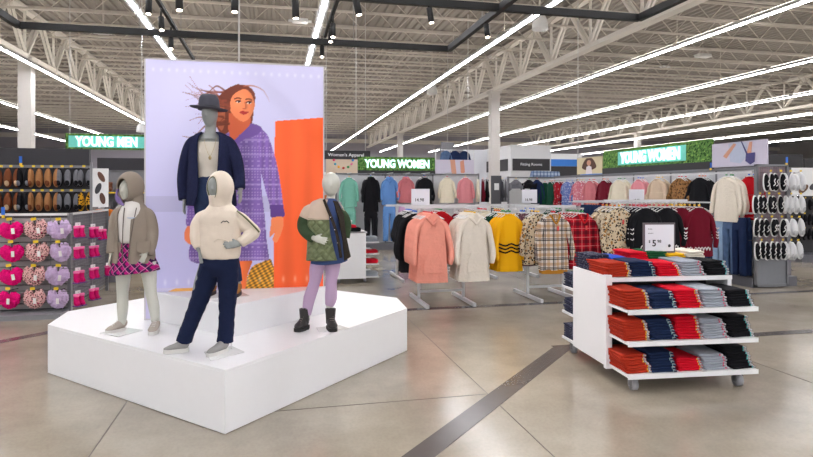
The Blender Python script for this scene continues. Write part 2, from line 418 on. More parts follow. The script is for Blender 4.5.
# ---- things hung in the roof
def pendant(px, py, Y, s_, label):
    p = PY(px, py, Y); t = thing('dome_pendant', label, 'ceiling dome', p)
    part('shade', MB().tube([(0, 0, .5*s_), (0, 0, .3*s_), (0, 0, -.1*s_), (0, 0, -.5*s_)], [.22*s_, .38*s_, .5*s_, .52*s_], 20, 3), STEELW, t)
    part('stem', MB().cyl((0, 0, .5*s_), (0, 0, 7.85-p.z), .02), CREAMP, t)
pendant(540, 22, 15, .42, 'white bell shaped ceiling dome under the large truss'); pendant(432, 89, 24, .42, 'smaller white dome hanging further back beside the first strip row')
pendant(141, 128, 30, .4, 'small white dome behind the young men sign')
for px, py, Y, w_, lb in ((103, 33, 18, .16, 'small white sensor box under the roof at upper left'), (300, 21, 17, .22, 'white wireless box hanging above the poster'), (703, 56, 22, .30, 'white wireless box hanging under the roof at upper right'),
                       (665, 67, 26, .2, 'small pale box hanging left of the white wireless box')):
    p = PY(px, py, Y); t = thing('ceiling_box', lb, 'ceiling device', p)
    part('case', MB().box(-w_, w_, -w_*.6, w_*.6, -w_*.25, w_*.28), STEELW, t, bevel=.03)
    part('ear', MB().box(-w_*1.5, -w_, -.02, .02, -.03, .03).box(w_, w_*1.5, -.02, .02, -.03, .03), STEELW, t)
    part('hanger_rod', MB().cyl((0, 0, w_*.28), (0, 0, 7.85-p.z), .012), CREAMP, t)
for px, y0, y1, Y, lb in ((239, 0, 62, 8, 'thin pale drop cord above the middle of the poster'), (356, 48, 140, 16, 'thin drop cord between the poster and the women sign'), (578, 55, 160, 16, 'thin drop cord above the woman portrait card'), (468, 100, 160, 20, 'thin drop cord left of the white column')):
    a = PY(px, y1, Y); b = PY(px, y0, Y); solo('drop_cord', MB().cyl(a, (a.x, a.y, 7.85), .012), STEELW, lb, 'cord')
# ================================================================== PLATFORM, RISER, POSTER
CX = -.30
oct_ = [(CX, 4.02), (1.31, 5.72), (1.33, 6.3), (CX, 8.0), (-1.93, 6.3), (-1.91, 5.72)]
t = thing('display_platform', 'large low white angular display platform carrying the mannequins', 'platform', (CX, 5.9, 0))
loc = lambda P: [(a-CX, b-5.9) for a, b in P]
part('body', MB().prism(loc(oct_), .004, .405), WHITE, t, bevel=.003)
part('top', MB().prism(loc(oct_), .405, .425), WHITE, t, bevel=.003)
rz_ = [(CX, 4.90), (.52, 5.69), (-1.04, 5.69)]
t = thing('display_riser', 'white triangular riser on the platform in front of the poster', 'riser', (CX, 5.5, .425))
part('body', MB().prism([(a-CX, b-5.5) for a, b in rz_], 0, .255), WHITE, t, bevel=.004)
# poster: lit fabric with a printed photograph
PXL, PXR, PZ0, PZ1 = -1.12, .49, .43, 2.79
def poster():
    W_, H_ = 250, 360
    wx = np.linspace(PXL, PXR, W_)[None, :].repeat(H_, 0); wz = np.linspace(PZ1, PZ0, H_)[:, None].repeat(W_, 1)
    dd = wx*S+5.7*C; X = 406.5+F*(wx*C-5.7*S)/dd; Yp = HZ-F*(wz-EYE)/dd      # the layout below was measured in the photograph's units
    def c(*v): return np.array(v, float)
    g = ((Yp-58)/240)[..., None]
    img = c(206, 202, 234)*(1-g)+c(186, 182, 222)*g
    img = img+14*np.exp(-(((X-200)/50)**2+((Yp-110)/60)**2))[..., None]
    horizon = (Yp > 198) & (X < 275); img[horizon] = img[horizon]*.95+c(170, 164, 204)*.05; hb_ = (Yp > 196) & (Yp < 212) & (X < 275); img[hb_] = img[hb_]*.93
    def inside(P):
        m = np.zeros(X.shape, bool); n = len(P)
        for i in range(n):
            (x1, y1), (x2, y2) = P[i], P[(i+1) % n]
            if y1 == y2: continue
            cr = ((y1 > Yp) != (y2 > Yp)) & (X < (x2-x1)*(Yp-y1)/(y2-y1)+x1); m ^= cr
        return m
    def smoothp(P, k=5):
        out = catmull([*P, P[0]], k)[:-1]; return out
    def fill(P, cc, smooth=True, shade=None):
        m = inside(smoothp(P) if smooth else P)
        img[m] = cc if shade is None else (cc*shade[m][:, None])
        return m
    def stroke(P, w, cc, taper=True):
        Q = catmull(P, 10)
        for i, (x, y) in enumerate(Q):
            ww = w*(1-.75*i/len(Q)) if taper else w
            r = (X-x)**2+(Yp-y)**2; a = np.clip(1.2-np.sqrt(r)/max(ww, .3), 0, .85)[..., None]
            img[:] = img*(1-a)+cc*a
    hair = c(118, 56, 40); hl = c(176, 96, 66)
    rnd = random.Random(3)
    # golden rock, legs
    fill([(243, 292), (247, 280), (252, 268), (262, 263), (272, 261), (275, 292)], c(214, 150, 44), shade=.8+.4*np.sin(X*1.1+Yp*.7)*np.sin(Yp*1.3))
    fill([(228, 250), (230, 292), (244, 292), (248, 275), (252, 256)], c(232, 112, 58), shade=1.05-.15*np.abs((X-241)/8))
    fill([(202, 250), (203, 292), (214, 292), (216, 256)], c(228, 110, 60))
    fill([(168, 292), (176, 289), (200, 289), (205, 296), (170, 296)], c(226, 150, 40), False)
    # hair behind
    fill([(238, 83), (228, 87), (220, 94), (214, 102), (214, 116), (217, 128), (224, 138), (236, 138), (250, 128), (254, 110), (254, 96), (248, 86)], hair)
    fill([(275.5, 120.5), (328, 116.5), (328, 330), (274, 330)], c(246, 98, 46), False, shade=1.0-.06*(Yp-120)/170+.03*np.sin(X*.3))
    # lavender dress
    sh = .92+.10*np.sin(X*.25)
    dress = [(231, 130), (222, 136), (206, 150), (198, 176), (196, 205), (193, 232), (190, 262), (232, 262), (266, 261), (269.5, 260), (267, 240), (265, 215), (262, 190), (262, 160), (266, 136), (260, 127), (248, 125)]
    pc = c(128, 98, 170)
    m = fill(dress, pc, shade=sh)
    arm = [(260, 127), (267, 133), (271, 142), (277, 162), (281, 184), (284, 206), (284.5, 217), (272, 218), (270, 205), (265, 187), (260, 165), (257, 145)]
    m2 = fill(arm, c(124, 92, 164), shade=1.0+.08*np.sin(X*.9))
    larm = [(205, 148), (196, 158), (190, 185), (186, 214), (186, 226), (196, 228), (200, 205), (206, 180)]
    m3 = fill(larm, c(120, 90, 160))
    knit = (((np.sin(X*2.1) > .1) & (np.sin(Yp*2.1) > .1) & (np.sin(Yp*.3) > -.2)) | ((np.sin(X*1.05) > .2) & (np.sin(Yp*1.3) > .5) & (np.sin(Yp*.3) <= -.2))); kb = (m | m2 | m3) & knit
    img[kb] = img[kb]*.62+c(214, 196, 232)*.38
    bd = (m | m2) & (np.abs(np.sin(Yp*.21+.6)) > .975); img[bd] = img[bd]*.6+c(190, 170, 215)*.4
    cuff = (m2) & (Yp > 205); img[cuff] = c(92, 60, 132)
    hoodc = fill([(230, 132), (238, 127), (252, 123), (262, 127), (258, 134), (246, 138), (234, 146), (226, 146)], c(110, 80, 150))
    # hands
    fill([(272, 218), (283, 217), (284, 226), (281, 236), (277, 243), (273, 240), (276, 232), (270, 238), (271, 228)], c(236, 132, 84))
    fill([(187, 226), (195, 228), (196, 238), (190, 245), (184, 240), (184, 232)], c(232, 126, 84))
    # neck, face
    fill([(226, 112), (228, 128), (232, 140), (240, 134), (250, 124), (248, 114)], c(206, 96, 60))
    face = [(229, 96), (233, 90), (242, 87), (250, 91), (254, 98), (255, 105), (253, 112), (249, 118), (243, 121), (236, 117), (230, 109)]
    fs = 1.02+.10*np.exp(-(((X-238)/7)**2+((Yp-100)/9)**2))-.14*np.clip((X-247)/9, 0, 1)
    fill(face, c(234, 134, 88), shade=fs)
    stroke([(234.5, 98), (238, 97), (241, 98)], .8, c(120, 58, 40), False); stroke([(246, 98.6), (249, 98), (252, 99.4)], .8, c(120, 58, 40), False)
    for ex, ey in ((238.3, 101.0), (249.2, 102.0)):
        e_ = ((X-ex)/2.4)**2+((Yp-ey)/1.1)**2 < 1; img[e_] = c(236, 214, 200)
        e_ = ((X-ex-.5)/1.15)**2+((Yp-ey)/1.15)**2 < 1; img[e_] = c(52, 26, 22)
        stroke([(ex-2.6, ey-.4), (ex, ey-1.4), (ex+2.5, ey-.6)], .7, c(80, 36, 28), False)
    img[:] = img*(1-(.16*np.exp(-(((X-246.5)/1.6)**2+((Yp-105)/4)**2)))[..., None])
    stroke([(245, 101), (246, 106), (245, 108), (243, 108)], .7, c(196, 96, 62), False)
    fill([(239, 111.5), (243, 109.8), (245, 110.4), (249, 111.4), (244, 114)], c(186, 52, 50))
    fill([(240, 84), (232, 88), (225, 96), (222, 108), (221, 122), (227, 128), (229, 112), (231, 98), (237, 91), (246, 88), (252, 94), (255, 102), (255, 92), (248, 85)], hair)
    fill([(223, 98), (216, 108), (216, 122), (222, 130), (225, 118), (224, 106)], hl)
    for i in range(26):
        x0, y0 = 224+rnd.uniform(-4, 6), 94+rnd.uniform(-4, 30); dx = -rnd.uniform(14, 42); dy = rnd.uniform(-26, 14)
        stroke([(x0, y0), (x0+dx*.35, y0+dy*.2+rnd.uniform(-5, 5)), (x0+dx*.7, y0+dy*.5+rnd.uniform(-8, 8)), (x0+dx, y0+dy)], rnd.uniform(.5, 1.6), hair*(.9+rnd.random()*.35))
    stroke([(244, 85), (254, 85), (264, 90), (270, 101)], 1.0, hl)
    # orange panel
    # glow of hem LEDs painted into the print as pale spots, top and bottom
    for y0_, st in ((68, 8), (284, 12)):
        for x in range(152, 325, st):
            yy = y0_+((x-152)*.045 if y0_ < 100 else -(x-152)*.03)
            a = np.exp(-(((X-x)/1.4)**2+((Yp-yy)/(3.2 if yy > 100 else 1.8))**2))*(.32 if yy < 100 else .32)
            img[:] = img*(1-a[..., None])+255*a[..., None]
    img[Yp > 289] = img[Yp > 289]*.7+c(205, 195, 200)*.3
    v = np.clip(img/255, 0, 1); v = np.where(v <= .04045, v/12.92, ((v+.055)/1.055)**2.4)
    return W_, H_, v
W_, H_, rgb = poster()
t = thing('lightbox_poster', 'tall lit poster of a girl in a lavender knit dress beside an orange panel', 'poster', ((PXL+PXR)/2, 5.75, PZ0))
hw = (PXR-PXL)/2; hh = PZ1-PZ0
gx, gz = np.meshgrid(np.linspace(-hw+.012, hw-.012, W_), np.linspace(hh-.012, .012, H_))
me = bpy.data.meshes.new('printed_fabric')
vv = np.stack([gx, np.full_like(gx, -.052), gz], -1).reshape(-1, 3)
idx = np.arange(W_*H_).reshape(H_, W_); q = np.stack([idx[1:, :-1], idx[1:, 1:], idx[:-1, 1:], idx[:-1, :-1]], -1).reshape(-1, 4)
me.from_pydata(vv.tolist(), [], q.tolist())
at = me.color_attributes.new('Print', 'FLOAT_COLOR', 'POINT'); at.data.foreach_set('color', np.concatenate([rgb.reshape(-1, 3), np.ones((W_*H_, 1))], 1).ravel())
me.materials.append(attr_mat('lit_print', .38, .8)); part('printed_fabric', me, None, t)
part('frame', MB().box(-hw, hw, -.05, .05, 0, hh).box(-hw, hw, -.056, -.05, hh-.012, hh).box(-hw, -hw+.012, -.056, -.05, 0, hh).box(hw-.012, hw, -.056, -.05, 0, hh), M('silver_frame', (206, 202, 208), .5, metal=.2), t)
# ================================================================== MANNEQUINS
SKIN = M('mannequin_grey', (198, 198, 188), .45, var=.03, scale=6)
SKIND = M('mannequin_dark_grey', (142, 146, 144), .45, var=.03, scale=6)
def figure(px0, d, zb, label, name='mannequin'):
    l0 = (px0-406.5)/F*d; X = l0*C+d*S; Y = -l0*S+d*C
    t = thing(name, label, 'mannequin', (X, Y, zb+.002), -TH)
    def L(px, py, v=0):
        dd = d-v; return Vector(((px-406.5)*dd/F-l0, -v, EYE-(py-HZ)*dd/F-zb))
    return t, L, d/F
def hand(mb, wrist, dirn, palm_n, size=1.0, curl=.3, side=1, spread=.12):
    """palm and five fingers; dirn points from wrist to fingertips, palm_n is the direction the palm faces, side = thumb side"""
    w = Vector(wrist); d = Vector(dirn).normalized(); n = Vector(palm_n); n = (n-d*n.dot(d)).normalized(); a = d.cross(n).normalized()*side
    s = size
    mb.tube([w-d*.02*s, w+d*.02*s, w+d*.05*s, w+d*.078*s], [(.018*s, .013*s), (.026*s, .013*s), (.032*s, .013*s), (.030*s, .011*s)], 12, 2, ref=tuple(n))
    for i, (o, ln) in enumerate(((.0225, .062), (.0075, .070), (-.0075, .065), (-.0225, .052))):
        p = w+d*.07*s+a*o*s; q = (d+a*(o*spread/.02)).normalized()
        p1_ = p+q*ln*.42*s; q2 = (q+n*curl).normalized(); p2_ = p1_+q2*ln*.32*s; q3 = (q+n*curl*2.2).normalized(); p3 = p2_+q3*ln*.28*s
        mb.tube([p-q*.02*s, p1_, p2_, p3], [.0078*s, .0074*s, .0068*s, .0052*s], 8, 2, ref=tuple(n))
    p = w+d*.018*s+a*.018*s; q = (d*.8+a*.75+n*.25).normalized()
    mb.tube([p, p+q*.03*s, p+q*.03*s+(q+d*.5).normalized()*.028*s], [.0105*s, .009*s, .0065*s], 8, 2, ref=tuple(n))
def head(mb, c, w, dp, h, neck, nr, face=(0, -1)):
    """smooth abstract mannequin head: egg skull, jaw, faint brow-nose ridge, ears left out by the maker of the dummy"""
    c = Vector(c); f = Vector((face[0], face[1], 0)).normalized()
    mb.ell((c.x, c.y, c.z), (w*.5, dp*.5, h*.5), 28, 20, egg=.10)
    mb.ell(tuple(c+f*dp*.10-Vector((0, 0, h*.24))), (w*.33, dp*.30, h*.25), 20, 12)
    mb.tube([c+f*dp*.44+Vector((0, 0, h*.12)), c+f*dp*.505-Vector((0, 0, h*.06)), c+f*dp*.42-Vector((0, 0, h*.12))], [.006, .009, .004], 8, 3)
    mb.tube([c+Vector((0, .018, -h*.12)), (Vector(neck)+c)*.5+Vector((0, .014, -h*.16)), Vector(neck), Vector(neck)-Vector((0, 0, .05))], [nr*.95, nr*.88, nr*.98, nr*1.9], 16, 3)
def shoe(parent, name, heel, toe, w, h, mat, sole, label, laces=None, slip=False):
    heel = Vector(heel); toe = Vector(toe); d = (toe-heel); L_ = d.length; d.normalize(); a = Vector((-d.y, d.x, 0)); z = Vector((0, 0, 1))
    up = MB()
    up.tube([heel+z*(.022+h*.35), heel+d*L_*.10+z*(.02+h*.46), heel+d*L_*.30+z*(.02+h*.44), heel+d*L_*.55+z*(.02+h*.30), heel+d*L_*.8+z*(.02+h*.2), heel+d*L_*.985+z*(.02+h*.12)],
            [(w*.28, h*.30), (w*.42, h*.5), (w*.45, h*.46), (w*.50, h*.32), (w*.49, h*.22), (w*.22, h*.1)], 18, 4, ref=(0, 0, 1))
    o = part(name, up, mat, parent, label)
    pts = []
    for i in range(28):
        t_ = 2*PI*i/28; u = .5-.5*math.cos(t_); ww = w*(.46+.10*math.sin(PI*min(1, u*1.1))-.0)*math.sin(t_)**1 if 0 else w*.54*(abs(math.sin(t_))**.55)*math.copysign(1, math.sin(t_))*(.86+.18*u)
        p = heel+d*(L_*(u*1.02-.01))+a*ww; pts.append((p.x, p.y))
    part('sole', MB().prism(pts, heel.z, heel.z+.028), sole, o)
    if laces:
        mb = MB()
        for k in range(4):
            p = heel+d*L_*(.40+.09*k)+z*(.026+h*(.80-.13*k)); mb.cyl(p-a*w*.22, p+a*w*.22+d*.01, .003, n=6)
        part('laces', mb, laces, o, 'pale laces')
    return o
def standplate(L, p, label):
    pass
# ---------- cream hoodie boy (front)
t, L, k = figure(208, 4.28, .425, 'child mannequin in cream hoodie and navy trousers, hand on hip, front of platform')
b = MB()
head(b, L(217, 187.5, .012), .122, .165, .185, L(218, 206), .042, (-.12, -1))
b.tube([L(219, 207), L(219, 217), L(220, 235), L(220, 256), L(220, 268)], [(.05, .045), (.10, .06), (.105, .07), (.10, .07), (.115, .08)], 20, 3)
b.tube([L(209, 216), L(197, 226), L(197, 240, .03), L(199.5, 251, .05)], [.038, .032, .027, .020], 12, 3)
b.tube([L(231, 217), L(252, 230, -.02), L(246, 238, .03), L(239.5, 244.5, .06)], [.038, .032, .027, .019], 12, 3)
for x0, x1, x2, ya in ((210, 197, 185, 343), (227, 227, 226, 344)):
    b.tube([L(x0, 264), L(x1+(x0-x1)*.4, 284), L(x1, 303), L(x2+(x1-x2)*.45, 322), L(x2, ya)], [.072, .060, .046, .038, .028], 14, 3)
hand(b, L(199.5, 250, .05), L(201, 262, .06)-L(199.5, 250, .05), (.6, .5, 0), .82, .25, -1)
hand(b, L(239.5, 244.5, .06), L(226, 245.5, .12)-L(239.5, 244.5, .06), (0, 1, -.1), .86, .25, -1)
part('body', baked(b, .0055, 4), SKIND, t)
CRM = M('cream_fleece', (222, 208, 192), .9, var=.04, bump=.25, bscale=220, sheen=.3)
h = MB()
h.tube([L(218, 203), L(219, 209), L(220, 217), L(220.5, 230), L(220.5, 245), L(220.5, 254), L(220.5, 258.5)],
       [(.066, .062), (.112, .080), (.146, .110), (.146, .118), (.148, .122), (.142, .112), (.132, .104)], 36, 4)
shoulder(h, [L(208.5, 213), L(202, 219), L(197, 229, .01), L(197, 240, .03), L(199, 248.5, .05)], [.056, .053, .051, .045, .034], -1, 20, 4)
shoulder(h, [L(232, 213), L(240, 220, -.01), L(251, 230, -.02), L(253.5, 232.5, -.01), L(247, 238.5, .03), L(240, 244, .055)], [.056, .054, .053, .051, .045, .036], 1, 20, 4)
hd = part('hoodie', baked(h, .006, 10, .0045, 11, 1), CRM, t)
hc = L(220.5, 188, -.005)
hood, P_ = hood_shell(hc, (.088, .108, .118), -28, 0, 34, 42)
hood.tube([hc+Vector((0, 0, -.055)), hc+Vector((.0, 0, -.085)), hc+Vector((0, 0, -.110)), hc+Vector((0, 0, -.140))], [(.078, .090), (.074, .082), (.072, .076), (.080, .074)], 28, 3, cap=False)
part('hood', hood, CRM, hd, solid=.012)
rim = MB()
rim.tube(P_, [.005]*len(P_), 8, 1, cap=False); part('hood_rim', rim, M('olive_trim', (108, 110, 84), .8), hd, 'olive green binding')
OL = M('olive_trim', (108, 110, 84), .8)
st = MB(); st.tube([L(237, 211, .05), L(245, 217.5, .045), L(255, 227.5, .035), L(259, 232, .01)], [(.006, .010)]*4, 10, 4, ref=(0, 1, 0)); part('sleeve_stripe', st, OL, hd, 'olive green sleeve stripe')
pk = MB().tube([L(214, 242, .118), L(220, 239, .128), L(229, 242, .118)], [(.004, .003)]*3, 6, 3); part('pocket_seam', pk, CRM, hd)
lg = MB(); a0 = L(221, 223.3, .118); lg.tube([a0, L(223.5, 221.3, .120), L(225, 222.2, .118), L(226.5, 221.2, .117), L(229, 223.2, .112)], [.0035]*5, 6, 2); part('chest_logo', lg, M('black_print', (30, 30, 30), .7), hd, 'small black chevron print')
NAVY = M('navy_twill', (25, 33, 60), .85, var=.12, bump=.3, bscale=300)
pn = MB()
pn.tube([L(220, 252), L(220.5, 258), L(219.5, 268), L(218.5, 276)], [(.118, .092), (.126, .098), (.136, .100), (.10, .07)], 28, 3)
pn.tube([L(211, 264), L(206, 282), L(198.5, 303), L(191, 322), L(185.5, 336), L(184, 342)], [(.080, .088), (.073, .078), (.062, .064), (.056, .058), (.056, .06), (.058, .064)], 24, 4)
pn.tube([L(227.5, 266), L(228, 284), L(227.5, 303), L(226.5, 322), L(225.5, 336), L(225, 342)], [(.078, .088), (.071, .078), (.061, .064), (.056, .058), (.057, .06), (.059, .064)], 24, 4)
part('trousers', baked(pn, .006, 6, .005, 13, 2), NAVY, t)
pc_ = MB().tube([L(204, 266, .1), L(201, 277, .08)], [.003, .003], 6, 1); part('pocket_seam', pc_, NAVY, t)
GRS = M('grey_suede', (150, 148, 146), .8); WSO = M('white_rubber', (214, 212, 208), .6)
shoe(t, 'shoe', (L(189, 346).x, -.0, .002), (L(189, 346).x-.165, -.05, .002), .068, .072, GRS, WSO, 'grey slip-on shoe')
shoe(t, 'shoe', (L(227, 350).x, -.00, .002), (L(227, 350).x-.09, -.155, .002), .068, .078, GRS, WSO, 'grey slip-on shoe')
GL = M('clear_plate', (236, 236, 236), .1, var=.01)
pl = MB().prism([(-.02, -.02), (.10, -.24), (.27, -.02), (.13, .14)], .0, .006); pl.cyl((.155, .05, 0), (.155, .05, .16), .005, n=8)
bo = part('stand_plate', pl, GL, t); 
# ---------- hooded jacket and plaid skirt girl (left)
t, L, k = figure(137, 4.9, .425, 'child mannequin in taupe hooded jacket, white tee and magenta plaid skirt at platform left')
b = MB()
head(b, L(127.2, 190.5, .01), .112, .15, .18, L(130, 207), .04, (-.15, -1))
b.tube([L(131, 208), L(132, 219), L(132, 235), L(133, 252), L(134, 266)], [(.05, .045), (.095, .06), (.088, .062), (.095, .068), (.125, .085)], 20, 3)
b.tube([L(119, 218), L(115, 230), L(113, 244, .04), L(111.5, 255, .06)], [.024, .026, .026, .019], 12, 3)
b.tube([L(146, 218), L(151, 231), L(150, 246, .05), L(144, 254, .10)], [.024, .026, .026, .019], 12, 3)
for xs in ((123, 123.2, 122.6, 122.6, 122), (148, 149.5, 151, 154, 155.8)):
    b.tube([L(xs[0], 262), L(xs[1], 278), L(xs[2], 293), L(xs[3], 308), L(xs[4], 326)], [.068, .058, .046, .044, .028], 14, 3)
hand(b, L(111, 254, .06), (-.15, -.1, -1), (.8, .3, 0), .8, .3, -1)
hand(b, L(146, 253, .11), (-.5, 0, -1), (-.3, 1, 0), .7, .2, -1)
part('body', baked(b, .0055, 4), SKIN, t)
TAU = M('taupe_canvas', (146, 134, 122), .85, var=.06, bump=.3, bscale=200)
LAV = M('lavender_lining', (126, 108, 158), .85)
sh = MB().tube([L(131, 203, .02), L(131.5, 209, .03), L(131.5, 222, .03), L(132, 242, .02)], [(.05, .045), (.09, .07), (.11, .082), (.108, .085)], 28, 4, fold=(.015, 5, 1)); part('tee_shirt', sh, M('white_jersey', (218, 214, 210), .85), t)
stt = MB().tube([L(127, 218, .118), L(131, 218.3, .121), L(135, 218, .118)], [(.003, .002), (.006, .002), (.003, .002)], 6, 3); 
part('tee_print', stt, M('pale_blue_print', (176, 186, 206), .8), t, 'faint blue chest print')
j = MB()
j.tube([L(132, 204), L(132.5, 208), L(132.5, 216), L(133, 228), L(133.5, 244), L(134, 254), L(134, 262.5)],
       [(.060, .060), (.110, .078), (.142, .10), (.142, .112), (.152, .12), (.162, .125), (.166, .128)], 44, 5, gap=[.40, .42, .46, .42, .36, .30, .34], fold=(.014, 6, .5), rot=-.22)
shoulder(j, [L(119.5, 211), L(116.5, 219), L(114.5, 231), L(113, 243, .04), L(112, 253, .06)], [.050, .048, .044, .041, .038], -1, 20, 4, fold=(.02, 4, 2))
shoulder(j, [L(146, 211), L(149.5, 219), L(152, 231), L(151, 243, .04), L(147.5, 253.5, .09)], [.050, .049, .046, .043, .040], 1, 20, 4, fold=(.02, 4, 4))
jk = part('jacket', j, TAU, t, solid=.010)
hc = L(130.5, 187, -.0)
hood, P_ = hood_shell(hc, (.098, .118, .122), -20, -12, 37, 46)
hood.tube([hc+Vector((.008, .02, -.075)), hc+Vector((.01, .02, -.115)), hc+Vector((.015, .012, -.150)), hc+Vector((.018, .008, -.185))], [(.080, .085), (.076, .080), (.080, .076), (.105, .078)], 36, 3, gap=[.8, .72, .66, .6], rot=-.25)
part('hood', hood, TAU, jk, solid=.012)
lin_ = MB().tube([hc+Vector((-.080, -.052, -.02)), hc+Vector((-.088, -.045, -.07)), hc+Vector((-.070, -.055, -.115)), hc+Vector((-.02, -.085, -.15))], [(.008, .016), (.014, .02), (.02, .022), (.008, .012)], 12, 4); part('hood_lining', lin_, LAV, jk, 'lavender hood lining')
for (pa, pb, v1) in (((113, 243), (121, 242.5), .10), ((137, 242.5), (150, 241), .14)):
    q0 = L(pa[0], pa[1], v1-.02); q1 = L(pb[0], pb[1], v1-.01); z_ = Vector((0, 0, -.075))
    f_ = MB().add([q0, q1, q1+z_*1.15, (q0+q1)/2+z_*1.3, q0+z_], [(0, 1, 2, 3, 4)]); part('patch_pocket', f_, TAU, jk, solid=.012)
zp = MB().tube([L(124.5, 208, .10), L(123, 225, .118), L(122.5, 245, .125), L(122, 262, .13)], [.004]*4, 6, 3); part('zip_edge', zp, M('dark_zip', (96, 86, 78), .6), jk)
zp = MB().tube([L(136.5, 208, .09), L(133, 225, .125), L(130, 245, .142), L(128, 262, .15)], [.004]*4, 6, 3); part('zip_edge', zp, M('dark_zip', (96, 86, 78), .6), jk)
SKT = stripes('magenta_plaid', (176, 24, 116), [('d', 14, 0, .0, (44, 34, 68), .95), ('e', 14, .5, .1, (44, 34, 68), .8), ('d', 14, 1.4, .94, (214, 120, 170), .8), ('e', 14, 1.2, .94, (214, 120, 170), .8)])
sk = MB().tube([L(132.5, 238), L(133, 250), L(134, 262), L(135, 272.5)], [(.108, .086), (.135, .10), (.170, .125), (.193, .145)], 64, 4, fold=(.035, 11, 0), cap=False); part('skirt', sk, SKT, t, solid=.006)
TSU = M('beige_sneaker', (172, 162, 152), .8); PNK = M('coral_rubber', (206, 140, 120), .6)
shoe(t, 'sneaker', (L(124, 325).x, .03, .002), (L(124, 325).x-.095, -.11, .002), .072, .082, TSU, WSO, 'beige sneaker', WSO)
shoe(t, 'sneaker', (L(155.5, 325).x, .03, .002), (L(155.5, 325).x+.03, -.155, .002), .072, .082, TSU, WSO, 'beige sneaker', WSO)
pl = MB().prism([(-.27, -.08), (-.06, -.20), (.04, .02), (-.12, .10)], .0, .006); part('stand_plate', pl, GL, t)
# ---------- quilted jacket girl (right)
t, L, k = figure(318, 4.98, .425, 'child mannequin in green quilted jacket, lilac tights and black boots at platform right')
b = MB()
head(b, L(331, 184.5, .01), .150, .175, .20, L(330.5, 199), .040, (.15, -1))
b.tube([L(329, 203), L(328, 216), L(327.5, 232), L(327, 248), L(326, 262)], [(.05, .045), (.10, .06), (.092, .065), (.095, .068), (.118, .08)], 20, 3)
b.tube([L(313, 213), L(305, 223), L(306, 230, .03), L(314, 238.5, .125)], [.036, .030, .027, .018], 12, 3)
b.tube([L(340, 216, -.02), L(345, 225, -.04), L(344, 234, -.03)], [.022, .024, .024], 12, 3)
for xs, ye in (((320, 316.5, 314.8, 309.5, 306.3), 318), ((333, 332.5, 331.2, 331, 329.3), 308)):
    b.tube([L(xs[0], 256), L(xs[1], 270), L(xs[2], 282), L(xs[3], 298), L(xs[4], ye)], [.064, .056, .044, .046, .030], 14, 3)
hand(b, L(314, 238.5, .125), L(326, 241.5, .175)-L(314, 238.5, .125), (0, 1, -.1), .95, .25, 1)
part('body', baked(b, .0055, 4), SKIN, t)
LIL = M('lilac_knit_tights', (186, 160, 190), .85, var=.04)
lg = MB(); 
lg.tube([L(327, 250), L(326.5, 258), L(326, 264)], [(.110, .085), (.118, .09), (.10, .075)], 24, 2)
for xs, ye in (((320, 316.5, 314.8, 309.5, 306.6), 315), ((333, 332.5, 331.2, 331, 329.3), 306)):
    lg.tube([L(xs[0], 256), L(xs[1], 270), L(xs[2], 282), L(xs[3], 298), L(xs[4], ye)], [.069, .061, .049, .051, .037], 18, 3)
part('tights', baked(lg, .006, 4, .001, 10, 3), LIL, t)
BLU = M('slate_blue_denim', (62, 78, 122), .85, var=.08)
dr = MB().tube([L(329.5, 200, .01), L(329.5, 206, .02), L(329, 216, .02), L(328.5, 235, .02), L(328.5, 252, .01), L(329, 261.5, 0)], [(.05, .045), (.092, .068), (.112, .085), (.108, .088), (.130, .105), (.152, .12)], 36, 4, fold=(.02, 7, 1), cap=False); part('dress', dr, BLU, t, solid=.005)
if True:   # quilting drawn as real relief by a wave-like bump
    m = M('quilt_green', (118, 128, 92), .75, var=.07); nt = m.node_tree; b_ = nt.nodes['Principled BSDF']
    sp = nd(nt, 'ShaderNodeSeparateXYZ'); nt.links.new(coords(nt), sp.inputs[0])
    outs = []
    for op in ('ADD', 'SUBTRACT'):
        a_ = nd(nt, 'ShaderNodeMath', operation=op); nt.links.new(sp.outputs[0], a_.inputs[0]); nt.links.new(sp.outputs[2], a_.inputs[1])
        q_ = nd(nt, 'ShaderNodeMath', operation='MULTIPLY'); nt.links.new(a_.outputs[0], q_.inputs[0]); q_.inputs[1].default_value = 42
        s_ = nd(nt, 'ShaderNodeMath', operation='SINE'); nt.links.new(q_.outputs[0], s_.inputs[0])
        ab = nd(nt, 'ShaderNodeMath', operation='ABSOLUTE'); nt.links.new(s_.outputs[0], ab.inputs[0]); outs.append(ab.outputs[0])
    mn = nd(nt, 'ShaderNodeMath', operation='MULTIPLY'); nt.links.new(outs[0], mn.inputs[0]); nt.links.new(outs[1], mn.inputs[1])
    pw = nd(nt, 'ShaderNodeMath', operation='POWER'); nt.links.new(mn.outputs[0], pw.inputs[0]); pw.inputs[1].default_value = .45
    bp = nd(nt, 'ShaderNodeBump'); bp.inputs['Strength'].default_value = .9; bp.inputs['Distance'].default_value = .018
    nt.links.new(pw.outputs[0], bp.inputs['Height']); nt.links.new(bp.outputs[0], b_.inputs['Normal']); QG = m
BEI = M('beige_yoke', (208, 188, 170), .85); DGR = M('deep_green_sleeve', (62, 78, 56), .85, bump=.3, bscale=40); DTR = M('dark_fleece_trim', (52, 46, 40), .95, bump=.6, bscale=120, var=.3, scale=60)
j = MB().tube([L(326.5, 219), L(326, 232), L(326.5, 246), L(327, 259.5)], [(.160, .115), (.150, .118), (.156, .125), (.166, .13)], 40, 4, gap=[.68, .58, .45, .30], rot=.92, fold=(.008, 5, 0))
jk = part('jacket', j, QG, t, 'green quilted lower body', solid=.014)
j = MB().tube([L(328, 200), L(327.5, 204), L(326.5, 211), L(326.5, 219.5)], [(.060, .060), (.120, .080), (.152, .102), (.162, .117)], 40, 4, gap=[.7, .7, .7, .68], rot=.92)
